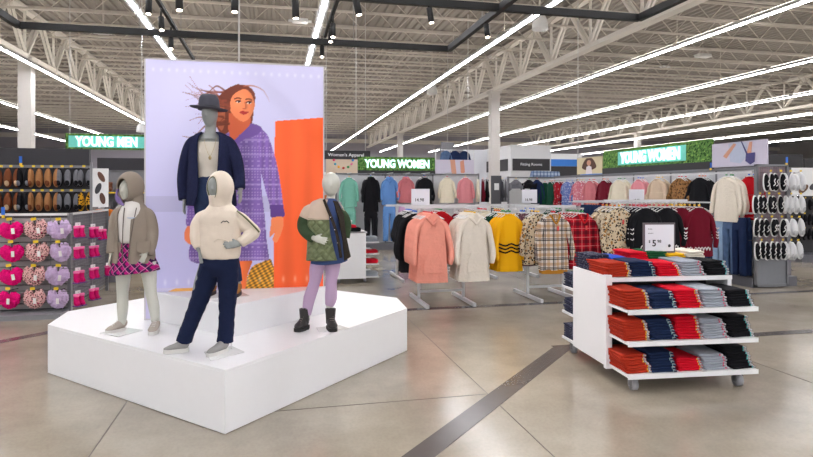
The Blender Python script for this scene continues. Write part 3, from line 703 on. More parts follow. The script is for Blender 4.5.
shoulder(j, [L(314.5, 207.5), L(309, 212), L(306, 218)], [.052, .053, .053], -1, 20, 3)
part('yoke', j, BEI, jk, 'beige yoke', solid=.012)
j = MB().tube([L(306.8, 216), L(304, 223, .0), L(304.5, 229.5, .02), L(309, 235.5, .08), L(312.5, 238.2, .118)], [.055, .057, .054, .046, .040], 20, 4, fold=(.03, 4, 2))
part('sleeve', j, DGR, jk, 'dark green sleeve'); j = MB()
shoulder(j, [L(341.5, 212, -.02), L(346, 224, -.04), L(345, 238, -.03)], [.05, .046, .04], 1, 18, 3)
part('sleeve', j, DGR, jk, 'dark green sleeve')
tr_ = MB().tube([L(324, 200, .085), L(328, 210, .125), L(334, 225, .142), L(338, 240, .150), L(341, 258, .155)], [(.011, .010), (.013, .010), (.013, .010), (.013, .01), (.013, .01)], 12, 4)
part('front_trim', tr_, DTR, jk, 'dark fleece front edge')
fl = MB().add([L(333, 201, .07), L(337.5, 202, .05), L(343.5, 215, .06), L(345.5, 235, .08), L(350.5, 257, .10), L(344.5, 261, .12), L(342.5, 240, .115), L(339, 220, .11)],
              [(0, 1, 2, 7), (7, 2, 3, 6), (6, 3, 4, 5)]); part('open_flap', fl, DTR, jk, 'dark fleece lining of the open front', solid=.014)
sn = MB()
for px, py in ((331, 217), (335, 230), (337.5, 243)): q_ = L(px, py, .152); sn.cyl(q_, q_+Vector((0, -.012, 0)), .006, n=8)
part('snap', sn, CHROME, jk)
bt = M('black_leather', (34, 30, 30), .4, var=.2); BS = M('black_sole', (24, 22, 22), .6)
for (hx, hy, hz_, tx, ty), sx in (((L(306.5, 326).x, .02, 0, -.065, -.14), 306.3), ((L(328.5, 316).x+.005, .03, 0, .055, -.15), 329.3)):
    hl_ = Vector((hx, hy, .002))
    o = shoe(t, 'boot', hl_, hl_+Vector((tx, ty, 0)), .08, .105, bt, BS, 'black lace-up boot', M('lace_grey', (120, 110, 104), .7))
    c_ = hl_+Vector((tx, ty, 0))*.22
    part('shaft', MB().tube([c_+Vector((0, 0, .05)), c_+Vector((0, 0, .10)), c_+Vector((0, .005, .165)), c_+Vector((0, .005, .17))], [(.038, .046), (.040, .042), (.046, .048), (.042, .044)], 20, 3), bt, o)
    hh_ = hl_+Vector((tx, ty, 0))*.12; part('heel', MB().box(hh_.x-.03, hh_.x+.03, hh_.y-.03, hh_.y+.03, .0, .03), BS, o)
pl = MB().prism([(-.02, .03), (.03, -.13), (.26, .0), (.17, .12)], .0, .006); part('stand_plate', pl, GL, t)
# ---------- woman with hat (riser)
t, L, k = figure(214, 5.2, .68, 'adult mannequin in navy cardigan, cream top, jeans and grey hat on the riser')
b = MB()
head(b, L(209.8, 115, .0), .132, .18, .225, L(210.5, 134), .054, (-.05, -1))
b.tube([L(210.5, 134), L(210.5, 141), L(210.5, 156), L(210.5, 172), L(211, 186), L(212, 202)], [(.07, .052), (.14, .075), (.14, .088), (.115, .078), (.15, .095), (.155, .10)], 22, 3)
b.tube([L(194, 144), L(186, 160), L(183, 180, -.01), L(184.5, 200, .03)], [.046, .038, .033, .023], 12, 3)
b.tube([L(227, 144), L(236, 160), L(240, 176, -.01), L(240.5, 190, .03)], [.046, .038, .033, .023], 12, 3)
for xs in ((204, 205, 208, 211, 212.5), (220, 224, 229, 234, 237)):
    b.tube([L(xs[0], 200), L(xs[1], 222), L(xs[2], 245), L(xs[3], 268), L(xs[4], 287)], [.085, .072, .056, .054, .036], 14, 3)
hand(b, L(184.5, 199, .03), (.0, -.1, -1), (1, .1, 0), 1.02, .22, 1)
hand(b, L(240.6, 188.5, .03), (0, -.1, -1), (-1, .1, 0), 1.02, .22, -1)
part('body', baked(b, .0065, 4), SKIND, t)
CT = M('cream_ribbed_top', (206, 198, 186), .85)
tp = MB().tube([L(210.5, 142.5, .012), L(210.5, 148, .012), L(210.5, 157, .012), L(210.5, 168, .008), L(210.5, 178, .005)], [(.125, .080), (.150, .092), (.155, .100), (.128, .088), (.130, .09)], 32, 4, fold=(.006, 9, 0)); part('cream_top', tp, CT, t)
DN = M('dark_denim', (38, 50, 78), .85, var=.2, scale=30)
jn = MB().tube([L(210.8, 176), L(211, 186), L(212, 200), L(212.3, 208)], [(.132, .095), (.158, .108), (.165, .112), (.12, .08)], 28, 3)
for xs in ((204, 205, 208, 211, 212.2), (220, 224, 229, 234, 236.5)):
    jn.tube([L(xs[0], 200), L(xs[1], 222), L(xs[2], 245), L(xs[3], 268), L(xs[4], 282)], [.090, .077, .062, .058, .052], 20, 3)
part('jeans', baked(jn, .0075, 5, .003, 10, 5), DN, t)
NV = M('navy_cable_knit', (34, 38, 66), .95, var=.25, scale=50, bump=.7, bscale=70)
cd_ = MB().tube([L(210.5, 133), L(210.5, 136.5), L(210.5, 146), L(210.5, 162), L(210.5, 180), L(211.5, 195), L(211.5, 206)], [(.085, .070), (.145, .088), (.186, .118), (.185, .130), (.198, .135), (.208, .14), (.212, .14)], 56, 4,
              gap=[.75, .62, .52, .50, .42, .50, .62], fold=(.014, 6, 0), rot=.08)
shoulder(cd_, [L(194.5, 139.5), L(190, 148), L(185.5, 162), L(183, 180), L(184, 199.5, .025)], [.054, .052, .048, .045, .042], -1, 22, 4, fold=(.02, 4, 1))
shoulder(cd_, [L(226.5, 139.5), L(231.5, 148), L(236.5, 160), L(239, 175), L(239.8, 188.5, .025)], [.054, .052, .048, .045, .042], 1, 22, 4, fold=(.02, 4, 3))
part('cardigan', cd_, NV, t, solid=.012)
HG = M('charcoal_felt', (78, 78, 88), .9)
hc = L(209, 109)
ht = MB(); n_ = 36; V_ = []
for r_, zz, in ((.10, .0), (.115, .0), (.165, .006), (.172, .006), (.165, -.002), (.10, -.006)):
    for i in range(n_):
        a_ = 2*PI*i/n_; V_.append((hc.x+r_*math.cos(a_)*.94, hc.y+r_*math.sin(a_)*1.02, hc.z+zz-.09*r_*math.cos(a_)+.12*r_*abs(math.cos(a_))*0))
ht.add(V_, [(a*n_+i, a*n_+(i+1) % n_, (a+1)*n_+(i+1) % n_, (a+1)*n_+i) for a in range(5) for i in range(n_)], True)
hat = part('hat', ht, HG, t, 'charcoal felt fedora')
part('crown', MB().tube([hc+Vector((0, 0, -.012)), hc+Vector((0, 0, .03)), hc+Vector((0, 0, .09)), hc+Vector((0, 0, .122)), hc+Vector((0, 0, .114))], [(.092, .11), (.088, .105), (.080, .095), (.058, .070), (.015, .03)], 30, 4), HG, hat)
part('hat_band', MB().tube([hc+Vector((0, 0, -.004)), hc+Vector((0, 0, .022))], [(.094, .112), (.0915, .109)], 30, 1), M('hat_band', (40, 40, 48), .6), hat)
nk = MB().tube([L(204, 138, .06), L(206, 148, .125), L(210, 156, .135), L(214, 148, .125), L(216.5, 138, .06)], [.002]*5, 6, 5); nk.ell(L(210, 158, .138), (.014, .006, .018), 12, 8); part('necklace', nk, M('brass', (170, 150, 110), .3, metal=.8), t, 'pendant necklace')
BR = M('brown_suede', (150, 104, 60), .8)
shoe(t, 'shoe', (L(212.5, 290).x, .04, .002), (L(212.5, 290).x-.02, -.18, .002), .09, .09, BR, BS, 'brown suede shoe')
shoe(t, 'shoe', (L(237, 290).x, .04, .002), (L(237, 290).x+.02, -.18, .002), .09, .09, BR, BS, 'brown suede shoe')
pl = MB().prism([(-.12, -.18), (.02, -.24), (.34, -.10), (.22, .08), (-.05, .05)], .0, .006); part('stand_plate', pl, GL, t)
# ================================================================== GARMENTS
HANG = M('white_plastic', (232, 232, 232), .35, var=.01)
def fab(n, c, **k): return M('fabric_'+n, c, .9, var=k.pop('var', .08), bump=.2, bscale=150, **k)
FB = dict(
    coral=M('fabric_coral', (236, 156, 138), .9, var=.08, bump=.7, bscale=28), cream=M('fabric_cream', (230, 221, 208), .9, var=.06, bump=.7, bscale=28), black=fab('black', (24, 24, 28)), green=fab('green', (20, 66, 50)),
    maroon=fab('maroon', (104, 18, 36)), red=fab('red', (196, 24, 34)), pink=fab('pink', (216, 140, 148)), rose=fab('rose', (196, 116, 122)),
    mint=fab('mint', (118, 178, 160)), blue=fab('blue', (98, 140, 198)), grey=fab('grey', (120, 120, 126)), beige=fab('beige', (208, 186, 162)),
    ecru=fab('ecru', (224, 214, 192)), shag=M('shaggy_cream', (232, 222, 206), .95, var=.1, scale=40, bump=1, bscale=40),
    navy=fab('navy', (30, 42, 76)), charcoal=fab('charcoal', (62, 62, 68)), lilac=fab('lilac', (200, 160, 200)), jeans=M('mid_denim', (78, 100, 134), .85, var=.45, scale=9, bump=.2),
    darkjeans=M('dark_blue_denim', (30, 44, 76), .85, var=.25, scale=9, bump=.2), ltjeans=M('light_denim', (146, 172, 202), .85, var=.22, scale=9, bump=.2),
    leopard=spots('leopard_print', (150, 108, 66), [(24, .42, (44, 30, 22)), (24, .2, (160, 108, 60))]),
    floral=spots('blue_print', (92, 110, 168), [(26, .36, (196, 204, 226)), (40, .22, (40, 56, 120))]),
    pinkprint=spots('pink_print', (190, 106, 120), [(24, .34, (226, 196, 200)), (40, .2, (120, 50, 66))]),
    plaid=stripes('mustard_plaid', (216, 206, 196), [('X', 7.5, .3, .55, (168, 120, 60), .55), ('Z', 7.5, .3, .55, (168, 120, 60), .55), ('X', 7.5, 3.4, .93, (40, 34, 34), .85), ('Z', 7.5, 3.4, .93, (40, 34, 34), .85), ('X', 7.5, 2.4, .96, (60, 50, 60), .8), ('Z', 7.5, 2.4, .96, (60, 50, 60), .8)]),
    zig=spots('tan_black_knit', (204, 186, 158), [(30, .40, (44, 36, 34)), (19, .30, (156, 112, 62))]),
    bwcheck=spots('black_beige_knit', (212, 198, 174), [(15, .42, (30, 28, 28)), (38, .34, (150, 128, 96))]),
    redplaid=stripes('red_plaid', (176, 18, 38), [('X', 8, 0, .35, (60, 14, 26), .6), ('Z', 8, 0, .35, (60, 14, 26), .6), ('X', 8, 3.2, .97, (226, 120, 120), .7), ('Z', 8, 3.2, .97, (226, 120, 120), .7)]),
    yellow=stripes('yellow_black_zig', (238, 176, 20), []), redblock=spots('red_black_blocks', (150, 20, 36), [(12, .3, (24, 22, 26)), (16, .22, (220, 210, 205))]),
    plum=spots('plum_print', (92, 60, 72), [(30, .3, (170, 150, 150))]))
MUST = fab('mustard', (170, 116, 40)); WPR = M('white_print', (226, 222, 222), .8); TAGM = M('tag_red', (214, 60, 60), .5)
_g = {}
def garment_mesh(kind, ln, w, seed):
    g = MB()
    if kind in ('top', 'hood', 'vneck'):
        nz = -.085
        g.tube([(0, 0, nz), (0, 0, nz-.02), (0, 0, nz-.05), (0, 0, nz-.11), (0, 0, nz-.25), (0, 0, -ln*.6), (0, 0, -ln)],
               [(w*.28, .030), (w*.46, .034), (w*.70, .038), (w*.86, .042), (w*.88, .046), (w*.97, .050), (w*1.08, .052)], 48, 4, fold=(.06, 6, seed), cap=False)
        sl = min(ln*.84, .74)
        for s_ in (-1, 1):
            g.tube([(s_*w*.45, 0, nz-.065), (s_*w*.70, 0, nz-.088), (s_*w*.95, 0, nz-.155), (s_*w*1.12, -.008, nz-.29), (s_*w*(1.26+.06*math.sin(seed+s_)), -.022, -sl*.8), (s_*w*1.22, -.03, -sl+.04), (s_*w*1.20, -.03, -sl)],
                   [(.022, .03), (.034, .036), (.043, .038), (.039, .036), (.037, .034), (.035, .032), (.026, .024)], 16, 4, fold=(.03, 4, seed+s_), cap=True)
    elif kind == 'pants':
        g.tube([(0, 0, -.06), (0, 0, -.10), (0, 0, -.2), (0, 0, -.27)], [(w*.8, .03), (w*.85, .04), (w*.98, .055), (w*.8, .05)], 28, 3, fold=(.02, 6, seed))
        for s_ in (-1, 1):
            g.tube([(s_*w*.42, 0, -.2), (s_*w*.5, 0, -.3), (s_*w*.52, 0, -ln*.6), (s_*w*.55, 0, -ln)], [(w*.42, .05), (w*.48, .052), (w*.42, .045), (w*.38, .04)], 22, 4, fold=(.03, 5, seed+s_))
    return g
def hang_proto(style):
    """first use builds the garment with its collar, hood, pocket, lettering and hanger; later uses copy it"""
    name, fabk, kind, ln, w, ex = style
    key = (name, fabk, kind, ln, w, ex)
    if key not in _g:
        sd = len(_g)*1.3
        o = part(name, garment_mesh(kind, ln, w, sd), FB[fabk])
        if kind == 'hood':
            h = MB(); h.tube([(0, .0, -.075), (0, -.008, -.10), (0, -.02, -.125)], [(.055, .035), (.10, .05), (.115, .05)], 26, 4, gap=[.5, .35, .12], fold=(.02, 5, 0))
            h.ell((0, .02, -.095), (.10, .045, .055), 20, 10); part('hood', h, FB[fabk], o)
            part('drawstring', MB().tube([(-.03, -.068, -.13), (-.035, -.072, -.2), (-.033, -.068, -.25)], [.004]*3, 6, 2).tube([(.03, -.068, -.13), (.033, -.072, -.2), (.035, -.068, -.24)], [.004]*3, 6, 2), FB[fabk], o)
        if kind == 'hood': part('hood_edge', MB().tube([(-.085, -.005, -.095), (-.07, -.055, -.12), (-.03, -.075, -.165), (0, -.078, -.195), (.03, -.075, -.165), (.07, -.055, -.12), (.085, -.005, -.095)], [(.018, .014)]*7, 8, 4), FB[fabk], o); part('pocket_seam', MB().tube([(-w*.55, -.068, -ln*.70), (-w*.36, -.068, -ln*.60), (w*.36, -.068, -ln*.60), (w*.55, -.068, -ln*.70), (w*.62, -.068, -ln*.86), (-w*.62, -.068, -ln*.86), (-w*.55, -.068, -ln*.70)], [.004]*7, 6, 1, cap=False), FB[fabk], o)
        if kind == 'vneck':
            m_ = MUST if fabk == 'plaid' else FB['red'] if fabk == 'redplaid' else FB[fabk]
            part('collar', MB().tube([(-.075, -.01, -.085), (-.06, -.045, -.115), (0, -.062, -.205), (.06, -.045, -.115), (.075, -.01, -.085), (0, .045, -.085), (-.075, -.01, -.085)], [(.014, .01)]*7, 8, 4, cap=False), m_, o)
            if fabk == 'plaid': part('hem', MB().tube([(0, 0, -ln+.01), (0, 0, -ln-.05)], [(w*1.0, .052), (w*.97, .05)], 32, 1, cap=False), m_, o, 'mustard hem')
        if kind == 'top': part('collar', MB().tube([(-.07, 0, -.083), (0, -.04, -.098), (.07, 0, -.083), (0, .035, -.083), (-.07, 0, -.083)], [.010]*5, 8, 5, cap=False), FB[fabk], o)
        if 'pocket' in ex:
            part('pocket', MB().prism([(-w*.55, -ln*.70), (-w*.62, -ln*.86), (w*.62, -ln*.86), (w*.55, -ln*.70), (w*.36, -ln*.60), (-w*.36, -ln*.60)][::-1], -.070, -.045, 'y'), FB[fabk], o, bevel=.005)
        if 'print' in ex:
            p = MB()
            for i, (sx, zz) in enumerate([(-1, -.42), (-1, -.36), (-1, -.50), (1, -.42), (1, -.36), (1, -.50), (1, -.46)]):
                p.tube([(sx*w*1.15, -.062, zz), (sx*w*1.25, -.066, zz-.02), (sx*w*1.38, -.058, zz-.005)], [.006, .006, .006], 6, 3)
            for i in range(5):
                x_ = w*(-.5+.25*i); p.tube([(x_-.02, -.062, -ln+.10), (x_, -.066, -ln+.14), (x_+.025, -.066, -ln+.09), (x_+.03, -.064, -ln+.13)], [.0055]*4, 6, 3)
            part('logo_print', p, WPR, o, 'white swirled graphic')
        if 'bars' in ex:
            p = MB()
            for k_ in range(3):
                p.tube([(-w*1.02, -.03, -.50-.05*k_), (-w*.5, -.058, -.53-.05*k_), (0, -.062, -.50-.05*k_), (w*.5, -.058, -.53-.05*k_), (w*1.02, -.03, -.50-.05*k_)], [(.011, .006)]*5, 8, 3)
            part('black_bars', p, FB['black'], o, 'black zigzag bars')
        if 'tag' in ex: part('price_tag', MB().box(.0, .03, -.085, -.083, -.30, -.24), TAGM, o)
        hg = MB().tube([(-w*.82, 0, -.128), (-w*.4, 0, -.085), (0, 0, -.066), (w*.4, 0, -.085), (w*.82, 0, -.128)], [(.006, .006)]*5, 8, 4)
        hg.tube([(0, 0, -.066), (0, 0, -.03), (.012, 0, -.012), (0, 0, .006), (-.016, 0, -.006)], [.003]*5, 6, 4)
        hh_ = part('hanger', hg, HANG if 'wire' not in ex else M('dark_wire', (60, 60, 66), .4, metal=.6), o, 'white plastic hanger' if 'wire' not in ex else None)
        cc = [(222, 40, 60), (250, 200, 40), (60, 120, 220), (60, 160, 90), (235, 120, 40)][len(_g) % 5]
        part('size_marker', MB().box(-.014, .014, -.008, .008, -.052, -.03), M('marker_%d' % (len(_g) % 5), cc, .4), hh_, 'coloured size marker')
        _g[key] = [o, False]
    return _g[key]
def hang(style, loc, rz, label, group, cat=None):
    p = hang_proto(style); cat = cat or style[0].replace('_', ' ')
    if not p[1]:
        p[1] = True; o = p[0]; o.location = loc; o.rotation_euler = (0, 0, rz); return tagp(o, label, cat, group)
    o = copy_tree(p[0], loc, rz, label, group); o['category'] = cat; return o
def run(styles, x, y0, z, dy, descr, group, rz=0, n=None):
    """a face-out arm of garments, the first nearest the shopper"""
    for i, st in enumerate(styles):
        a = rz; p = Vector((0, dy*i, 0)); p.rotate(Matrix.Rotation(a, 3, 'Z'))
        hang(st, (x+p.x+random.uniform(-.008, .008), y0+p.y, z), rz+random.uniform(-.06, .06), f'{descr}, {NTH[i]} from the aisle' if i else f'{descr}, frontmost on its arm', group)
# ---------------- H racks
RK = M('rack_white_steel', (208, 208, 210), .3, var=.02, metal=.2)
def rack(Xs, y0, y1, z, arms, label, rods=True):
    t = thing('clothing_rack', label, 'clothing rack', ((Xs[0]+Xs[-1])/2, (y0+y1)/2, 0)); ox, oy = (Xs[0]+Xs[-1])/2, (y0+y1)/2
    for X in Xs:
        part('foot', MB().bar((X-ox, y0-oy, .035), (X-ox, y1-oy, .035), .045, .05), RK, t, bevel=.004)
        part('upright', MB().bar((X-ox, 0, .03), (X-ox, 0, z), .035, .035), RK, t)
    part('crossbar', MB().bar((Xs[0]-ox, 0, .16), (Xs[-1]-ox, 0, .16), .03, .03), RK, t)
    part('top_rail', MB().bar((Xs[0]-ox-.2, 0, z+.02), (Xs[-1]-ox+.2, 0, z+.02), .03, .035), RK, t)
    for X in arms: part('arm', MB().bar((X-ox, y0-oy-.02, z), (X-ox, y1-oy, z), .014, .02), RK, t)
    return t
def sign(x, y, z0, w, h, lines, label, rz=0, frame=True, post=.0):
    t = thing('price_sign', label, 'price sign', (x, y, z0), rz)
    if frame: part('frame', MB().box(-w/2-.012, w/2+.012, 0, .012, -.012, h+.012), M('sign_frame', (92, 84, 92), .4), t)
    part('card', MB().box(-w/2, w/2, -.004, 0, 0, h), M('sign_card', (232, 232, 240), .5, var=.01), t)
    for (tx, cx, cz, th_) in lines:
        part('lettering', MB().text(tx, cx*w, cz*h, None, th_*h, -.005, .002, .01), M('sign_ink', (40, 40, 46), .7), t)
    part('stem', MB().box(-.01, .01, .002, .012, -post-.02, 0), RK, t)
    return t
ZR = 1.335
co = ('hooded_dress', 'coral', 'hood', .98, .205, 'pocket'); crm = ('hooded_dress', 'cream', 'hood', .98, .205, 'pocket')
rack((2.03, 2.69), 7.62, 8.62, ZR, (2.10, 2.70), 'white clothing rack holding coral and cream hooded dresses')
run([co]*6, 2.10, 7.66, ZR, .085, 'coral hooded sweater dress', 'coral dresses on the first rack')
run([crm]*6, 2.70, 7.66, ZR, .085, 'cream hooded sweater dress', 'cream dresses on the first rack')
run([('sweater', 'black', 'top', .92, .2, '')]*3, 2.03, 8.26, ZR, .09, 'black sweater behind the coral dresses', 'black sweaters behind the coral dresses')
pl_ = ('v_neck_sweater', 'plaid', 'vneck', .86, .205, 'tag'); zg = ('sweater', 'zig', 'top', .80, .20, 'tag')
yl = ('sweater', 'yellow', 'top', .90, .17, 'bars'); gr = ('sweater', 'green', 'top', .80, .19, ''); rp = ('v_neck_sweater', 'redplaid', 'vneck', .86, .20, 'tag')
rack((3.70, 4.28), 7.66, 8.62, ZR, (3.32, 3.88, 4.33), 'white clothing rack holding yellow, mustard plaid and red plaid sweaters')
run([yl]*4+[gr]*3, 3.32, 7.92, ZR, .095, 'yellow sweater with black zigzag, left arm of second rack', 'sweaters on the left arm of the second rack')
for o in list(bpy.data.objects):
    if o.get('group') == 'sweaters on the left arm of the second rack' and o.data and o.data.materials[0] == FB['green']: o['label'] = o['label'].replace('yellow sweater with black zigzag', 'dark green sweater behind the yellow ones')
run([pl_, pl_], 3.88, 7.64, ZR, .08, 'mustard and white plaid v-neck sweater', 'mustard plaid sweaters on the second rack')
run([zg]*3, 3.72, 7.83, ZR, .10, 'tan and black checked sweater behind the mustard plaid', 'tan checked sweaters on the second rack')
run([('sweater', 'plum', 'top', .84, .18, '')]*2, 3.58, 8.0, ZR, .10, 'plum printed sweater behind the tan checked ones', 'plum sweaters on the second rack')
run([rp]*8, 4.33, 7.68, ZR, .085, 'red plaid v-neck sweater', 'red plaid sweaters on the second rack')
bw = ('sweater', 'bwcheck', 'top', .74, .175, 'tag'); bk = ('sweater', 'black', 'top', .74, .20, 'print'); mr = ('sweater', 'maroon', 'top', .78, .20, 'print')
ZQ = 1.42
rack((4.95, 5.95), 7.30, 8.3, ZQ, (4.82, 5.18, 5.52, 5.86, 6.14), 'white clothing rack behind the sweatpants cart, black and maroon graphic sweaters')
run([zg, bw, bw, zg, bw], 4.80, 7.50, ZQ, .10, 'black and beige block sweater', 'block sweaters on the third rack')
run([bk]*5, 5.16, 7.38, ZQ, .10, 'black sweater with white graphic, left of price sign', 'black graphic sweaters left of the sign')
run([bk]*5, 5.50, 7.38, ZQ, .10, 'black sweater with white graphic, right of price sign', 'black graphic sweaters right of the sign')
run([mr]*5, 5.76, 7.42, ZQ, .10, 'maroon graphic sweater beside the black ones', 'maroon graphic sweaters beside the black ones')
run([mr]*7, 6.02, 7.38, ZQ, .10, 'maroon sweater with white sleeve graphic', 'maroon graphic sweaters on the third rack')
# racks behind
ZB = 1.30
rack((2.2, 3.3), 9.9, 11.0, ZB, (2.35, 2.9, 3.35), 'white clothing rack behind the coral and cream dresses')
for i, (fk, X) in enumerate((('black', 2.35), ('red', 2.9), ('maroon', 3.40))):
    run([('sweater', fk, 'top', .74, .19, '')]*5, X, 9.95, ZB, .10, f'{fk} sweater on the rack behind the coral and cream dresses', f'{fk} sweaters on the back rack')
rack((3.9, 4.7), 9.9, 11.0, ZB, (3.72, 4.12, 4.7, 5.15), 'white clothing rack behind the plaid sweaters')
for i, (fk, X) in enumerate((('ecru', 3.72), ('black', 4.05), ('navy', 4.65), ('green', 5.15))):
    run([('sweater', fk, 'top', .76, .17, '')]*5, X, 9.95, ZB, .10, f'{fk} sweater on the rack behind the plaid sweaters', f'{fk} sweaters behind the plaid ones')
rack((5.9, 6.6), 9.9, 11.0, 1.36, (5.9, 6.5), 'white clothing rack behind the black graphic sweaters')
run([('jeans', 'darkjeans', 'pants', .8, .17, '')]*5, 5.9, 9.9, 1.38, .09, 'dark blue jeans hung behind the red plaid sweaters', 'dark jeans on the back rack')
run([('sweater', 'charcoal', 'top', .74, .19, '')]*4, 6.5, 9.95, 1.36, .10, 'charcoal sweater hung behind the black graphic ones', 'charcoal sweaters on the back rack')
# long clear hanger rails full of size markers above the racks
p = PY(420.5, 205, 8.35); sign(p.x, p.y, p.z, .275, .235, [('14.98', -.05, .32, .2)], 'white 14.98 price sign standing over the coral dresses', frame=False, post=.1)
p = PY(529.5, 203, 10.2); sign(p.x, p.y, p.z, .30, .25, [('16.98', -.05, .25, .2)], 'white 16.98 price sign standing over the yellow sweaters', frame=False, post=.2)
p = PY(636.5, 203.5, 10.0); sign(p.x, p.y, p.z, .33, .27, [('10.98', 0, .25, .16)], 'white price sign in front of the pink knit on the long wall', frame=False, post=.2)
# ---------------- cart of folded sweatpants
CXL, CXR, CYF, CYB = 2.68, 3.80, 3.99, 5.28
CART0 = len(bpy.data.objects); cart_before = set(o.name for o in bpy.data.objects)
t = thing('display_cart', 'white rolling display cart with four shelves of folded sweatpants', 'display cart', ((CXL+CXR)/2, (CYF+CYB)/2, 0)); ox, oy = (CXL+CXR)/2, (CYF+CYB)/2
HWc = (CXR-CXL)/2
part('side_panel', MB().box(-HWc-.02, -HWc+.0, 4.32-oy, 4.97-oy, .13, .88), WHITE, t, bevel=.003)
part('side_panel', MB().box(HWc-.02, HWc, 4.36-oy, 4.95-oy, .13, .86), WHITE, t, bevel=.003)
part('post', MB().box(-HWc-.025, -HWc+.03, 4.30-oy, 4.345-oy, .11, .89), WHITE, t, bevel=.003); part('post', MB().box(HWc-.04, HWc, 4.30-oy, 4.345-oy, .13, .86), WHITE, t, bevel=.003)
part('centre_panel', MB().box(-HWc, HWc-.02, -.02, .02, .13, .85), M('cart_core', (60, 60, 64), .6), t)
CT_ = .86
for i, (z_, yf, yb) in enumerate(((.845, 4.30, 5.00), (.635, CYF, CYB), (.385, CYF, CYB), (.13, CYF, CYB))):
    s_ = part('shelf', MB().box(-HWc+.0, HWc, yf-oy, yb-oy, z_, z_+.022), WHITE, t, bevel=.002)
    part('shelf_lip', MB().box(-HWc, HWc, yf-oy-.006, yf-oy, z_-.012, z_+.024), WHITE, s_)
CAS = M('grey_caster', (150, 150, 156), .4)
for cx_, cy_ in ((-HWc+.10, CYF+.10-oy), (HWc-.12, CYF+.08-oy), (-HWc+.08, CYB-.1-oy), (HWc-.12, CYB-.1-oy)):
    c_ = part('caster', MB().box(cx_-.022, cx_+.022, cy_-.03, cy_+.03, .10, .13).box(cx_-.032, cx_-.024, cy_-.02, cy_+.02, .04, .12).box(cx_+.024, cx_+.032, cy_-.02, cy_+.02, .04, .12), GREYM, t)
    part('wheel', MB().cyl((cx_-.02, cy_, .05), (cx_+.02, cy_, .05), .0495, n=20), CAS, c_, 'grey rubber wheel')
def folded(fabk, name, w=.20, dp=.30, h=.021, seed=0, cuffm=None, cuffs=True):
    mb = MB(); n = 10; r_ = random.Random(seed)
    # a soft rounded slab, thicker on the folded front edge, as seen from the shopper
    pts = []
    vs = []; fs = []; m_ = 12
    for j in range(m_+1):
        v = -dp/2+dp*j/m_; e = min(1, (min(j, m_-j)+.5)/1.6)
        for i in range(n+1):
            u = -w/2+w*i/n; ex = min(1, (min(i, n-i)+.6)/1.6)
            th = h*(.55+.45*math.sqrt(min(e, ex)))*(1+.10*math.sin(u*40+seed)+.08*math.sin(v*30+seed*2))
            vs.append((u*(1 if 0 < j < m_ else .985), v+.004*math.sin(u*30+seed), th))
    k_ = len(vs)
    for (x_, y_, z_) in list(vs): vs.append((x_*.995, y_, .001+max(0, (h-z_))*.2))
    W1 = n+1
    for j in range(m_):
        for i in range(n):
            a = j*W1+i; fs.append((a, a+1, a+W1+1, a+W1)); fs.append((k_+a, k_+a+W1, k_+a+W1+1, k_+a+1))
    for j in range(m_):
        a = j*W1; fs.append((a, a+W1, k_+a+W1, k_+a)); a = j*W1+n; fs.append((a+W1, a, k_+a, k_+a+W1))
    for i in range(n):
        fs.append((i, k_+i, k_+i+1, i+1)); a = m_*W1+i; fs.append((a+1, k_+a+1, k_+a, a))
    mb.add(vs, fs, True)
    o = part(name, mb, FB[fabk] if isinstance(fabk, str) else fabk)
    if cuffs:
        c_ = MB()
        for q in range(2): c_.tube([(w/2-.012-.02*q, -dp/2+.004, h*.5), (w/2-.002-.02*q, -dp/2-.001, h*.5), (w/2+.006-.02*q, -dp/2+.006, h*.5)], [(.011, h*.42), (.012, h*.46), (.010, h*.42)], 10, 2, ref=(0, 1, 0))
        part('care_tag', MB().box(w/2-.034, w/2-.029, -dp/2-.004, -dp/2+.004, .003, h*.85), cuffm or M('size_sticker', (90, 190, 190), .5), o, 'small coloured size sticker')
        part('ribbed_cuff', MB().tube([(w/2-.016, -dp/2+.02, h*.5), (w/2-.016, -dp/2-.003, h*.5)], [(.013, h*.46), (.012, h*.44)], 10, 1, ref=(0, 0, 1)), M('striped_cuff', (184, 182, 186), .9, var=.5, scale=90), o, 'pale striped cuff')
    return o
RUST = fab('rust', (172, 50, 30)); NVY = fab('navy_sweat', (30, 44, 76)); REDS = fab('red_sweat', (200, 14, 38)); GRYS = M('fabric_heather', (158, 164, 174), .9, var=.16, scale=60); BLKS = fab('black_sweat', (20, 20, 24))
COLS = [('rust', RUST, (240, 190, 30)), ('navy', NVY, (150, 190, 196)), ('red', REDS, (226, 200, 40)), ('heather grey', GRYS, (214, 40, 90)), ('black', BLKS, (80, 190, 190))]
ROWN = ['top shelf', 'second shelf', 'third shelf', 'bottom shelf']
def stack(proto, used, x, y, z, n, cname, where, group, h=.021, lean=.004, rz=0, noun='folded sweatpants'):
    for i in range(n):
        lb = f'{cname} {noun}, {ORD[n-1-i]} of the pile on {where}'
        rr_ = rz+random.uniform(-.07, .07); px_ = (x-.35*lean*i+random.uniform(-.006, .006), y+lean*i+random.uniform(-.008, .008), z+h*i+.001)
        if not used[0]: used[0] = True; o = proto; o.location = px_; o.rotation_euler = (0, 0, rr_)
        else: o = copy_tree(proto, px_, rr_)
        tagp(o, lb, 'sweatpants', group)
SW = (CXR-CXL)/5
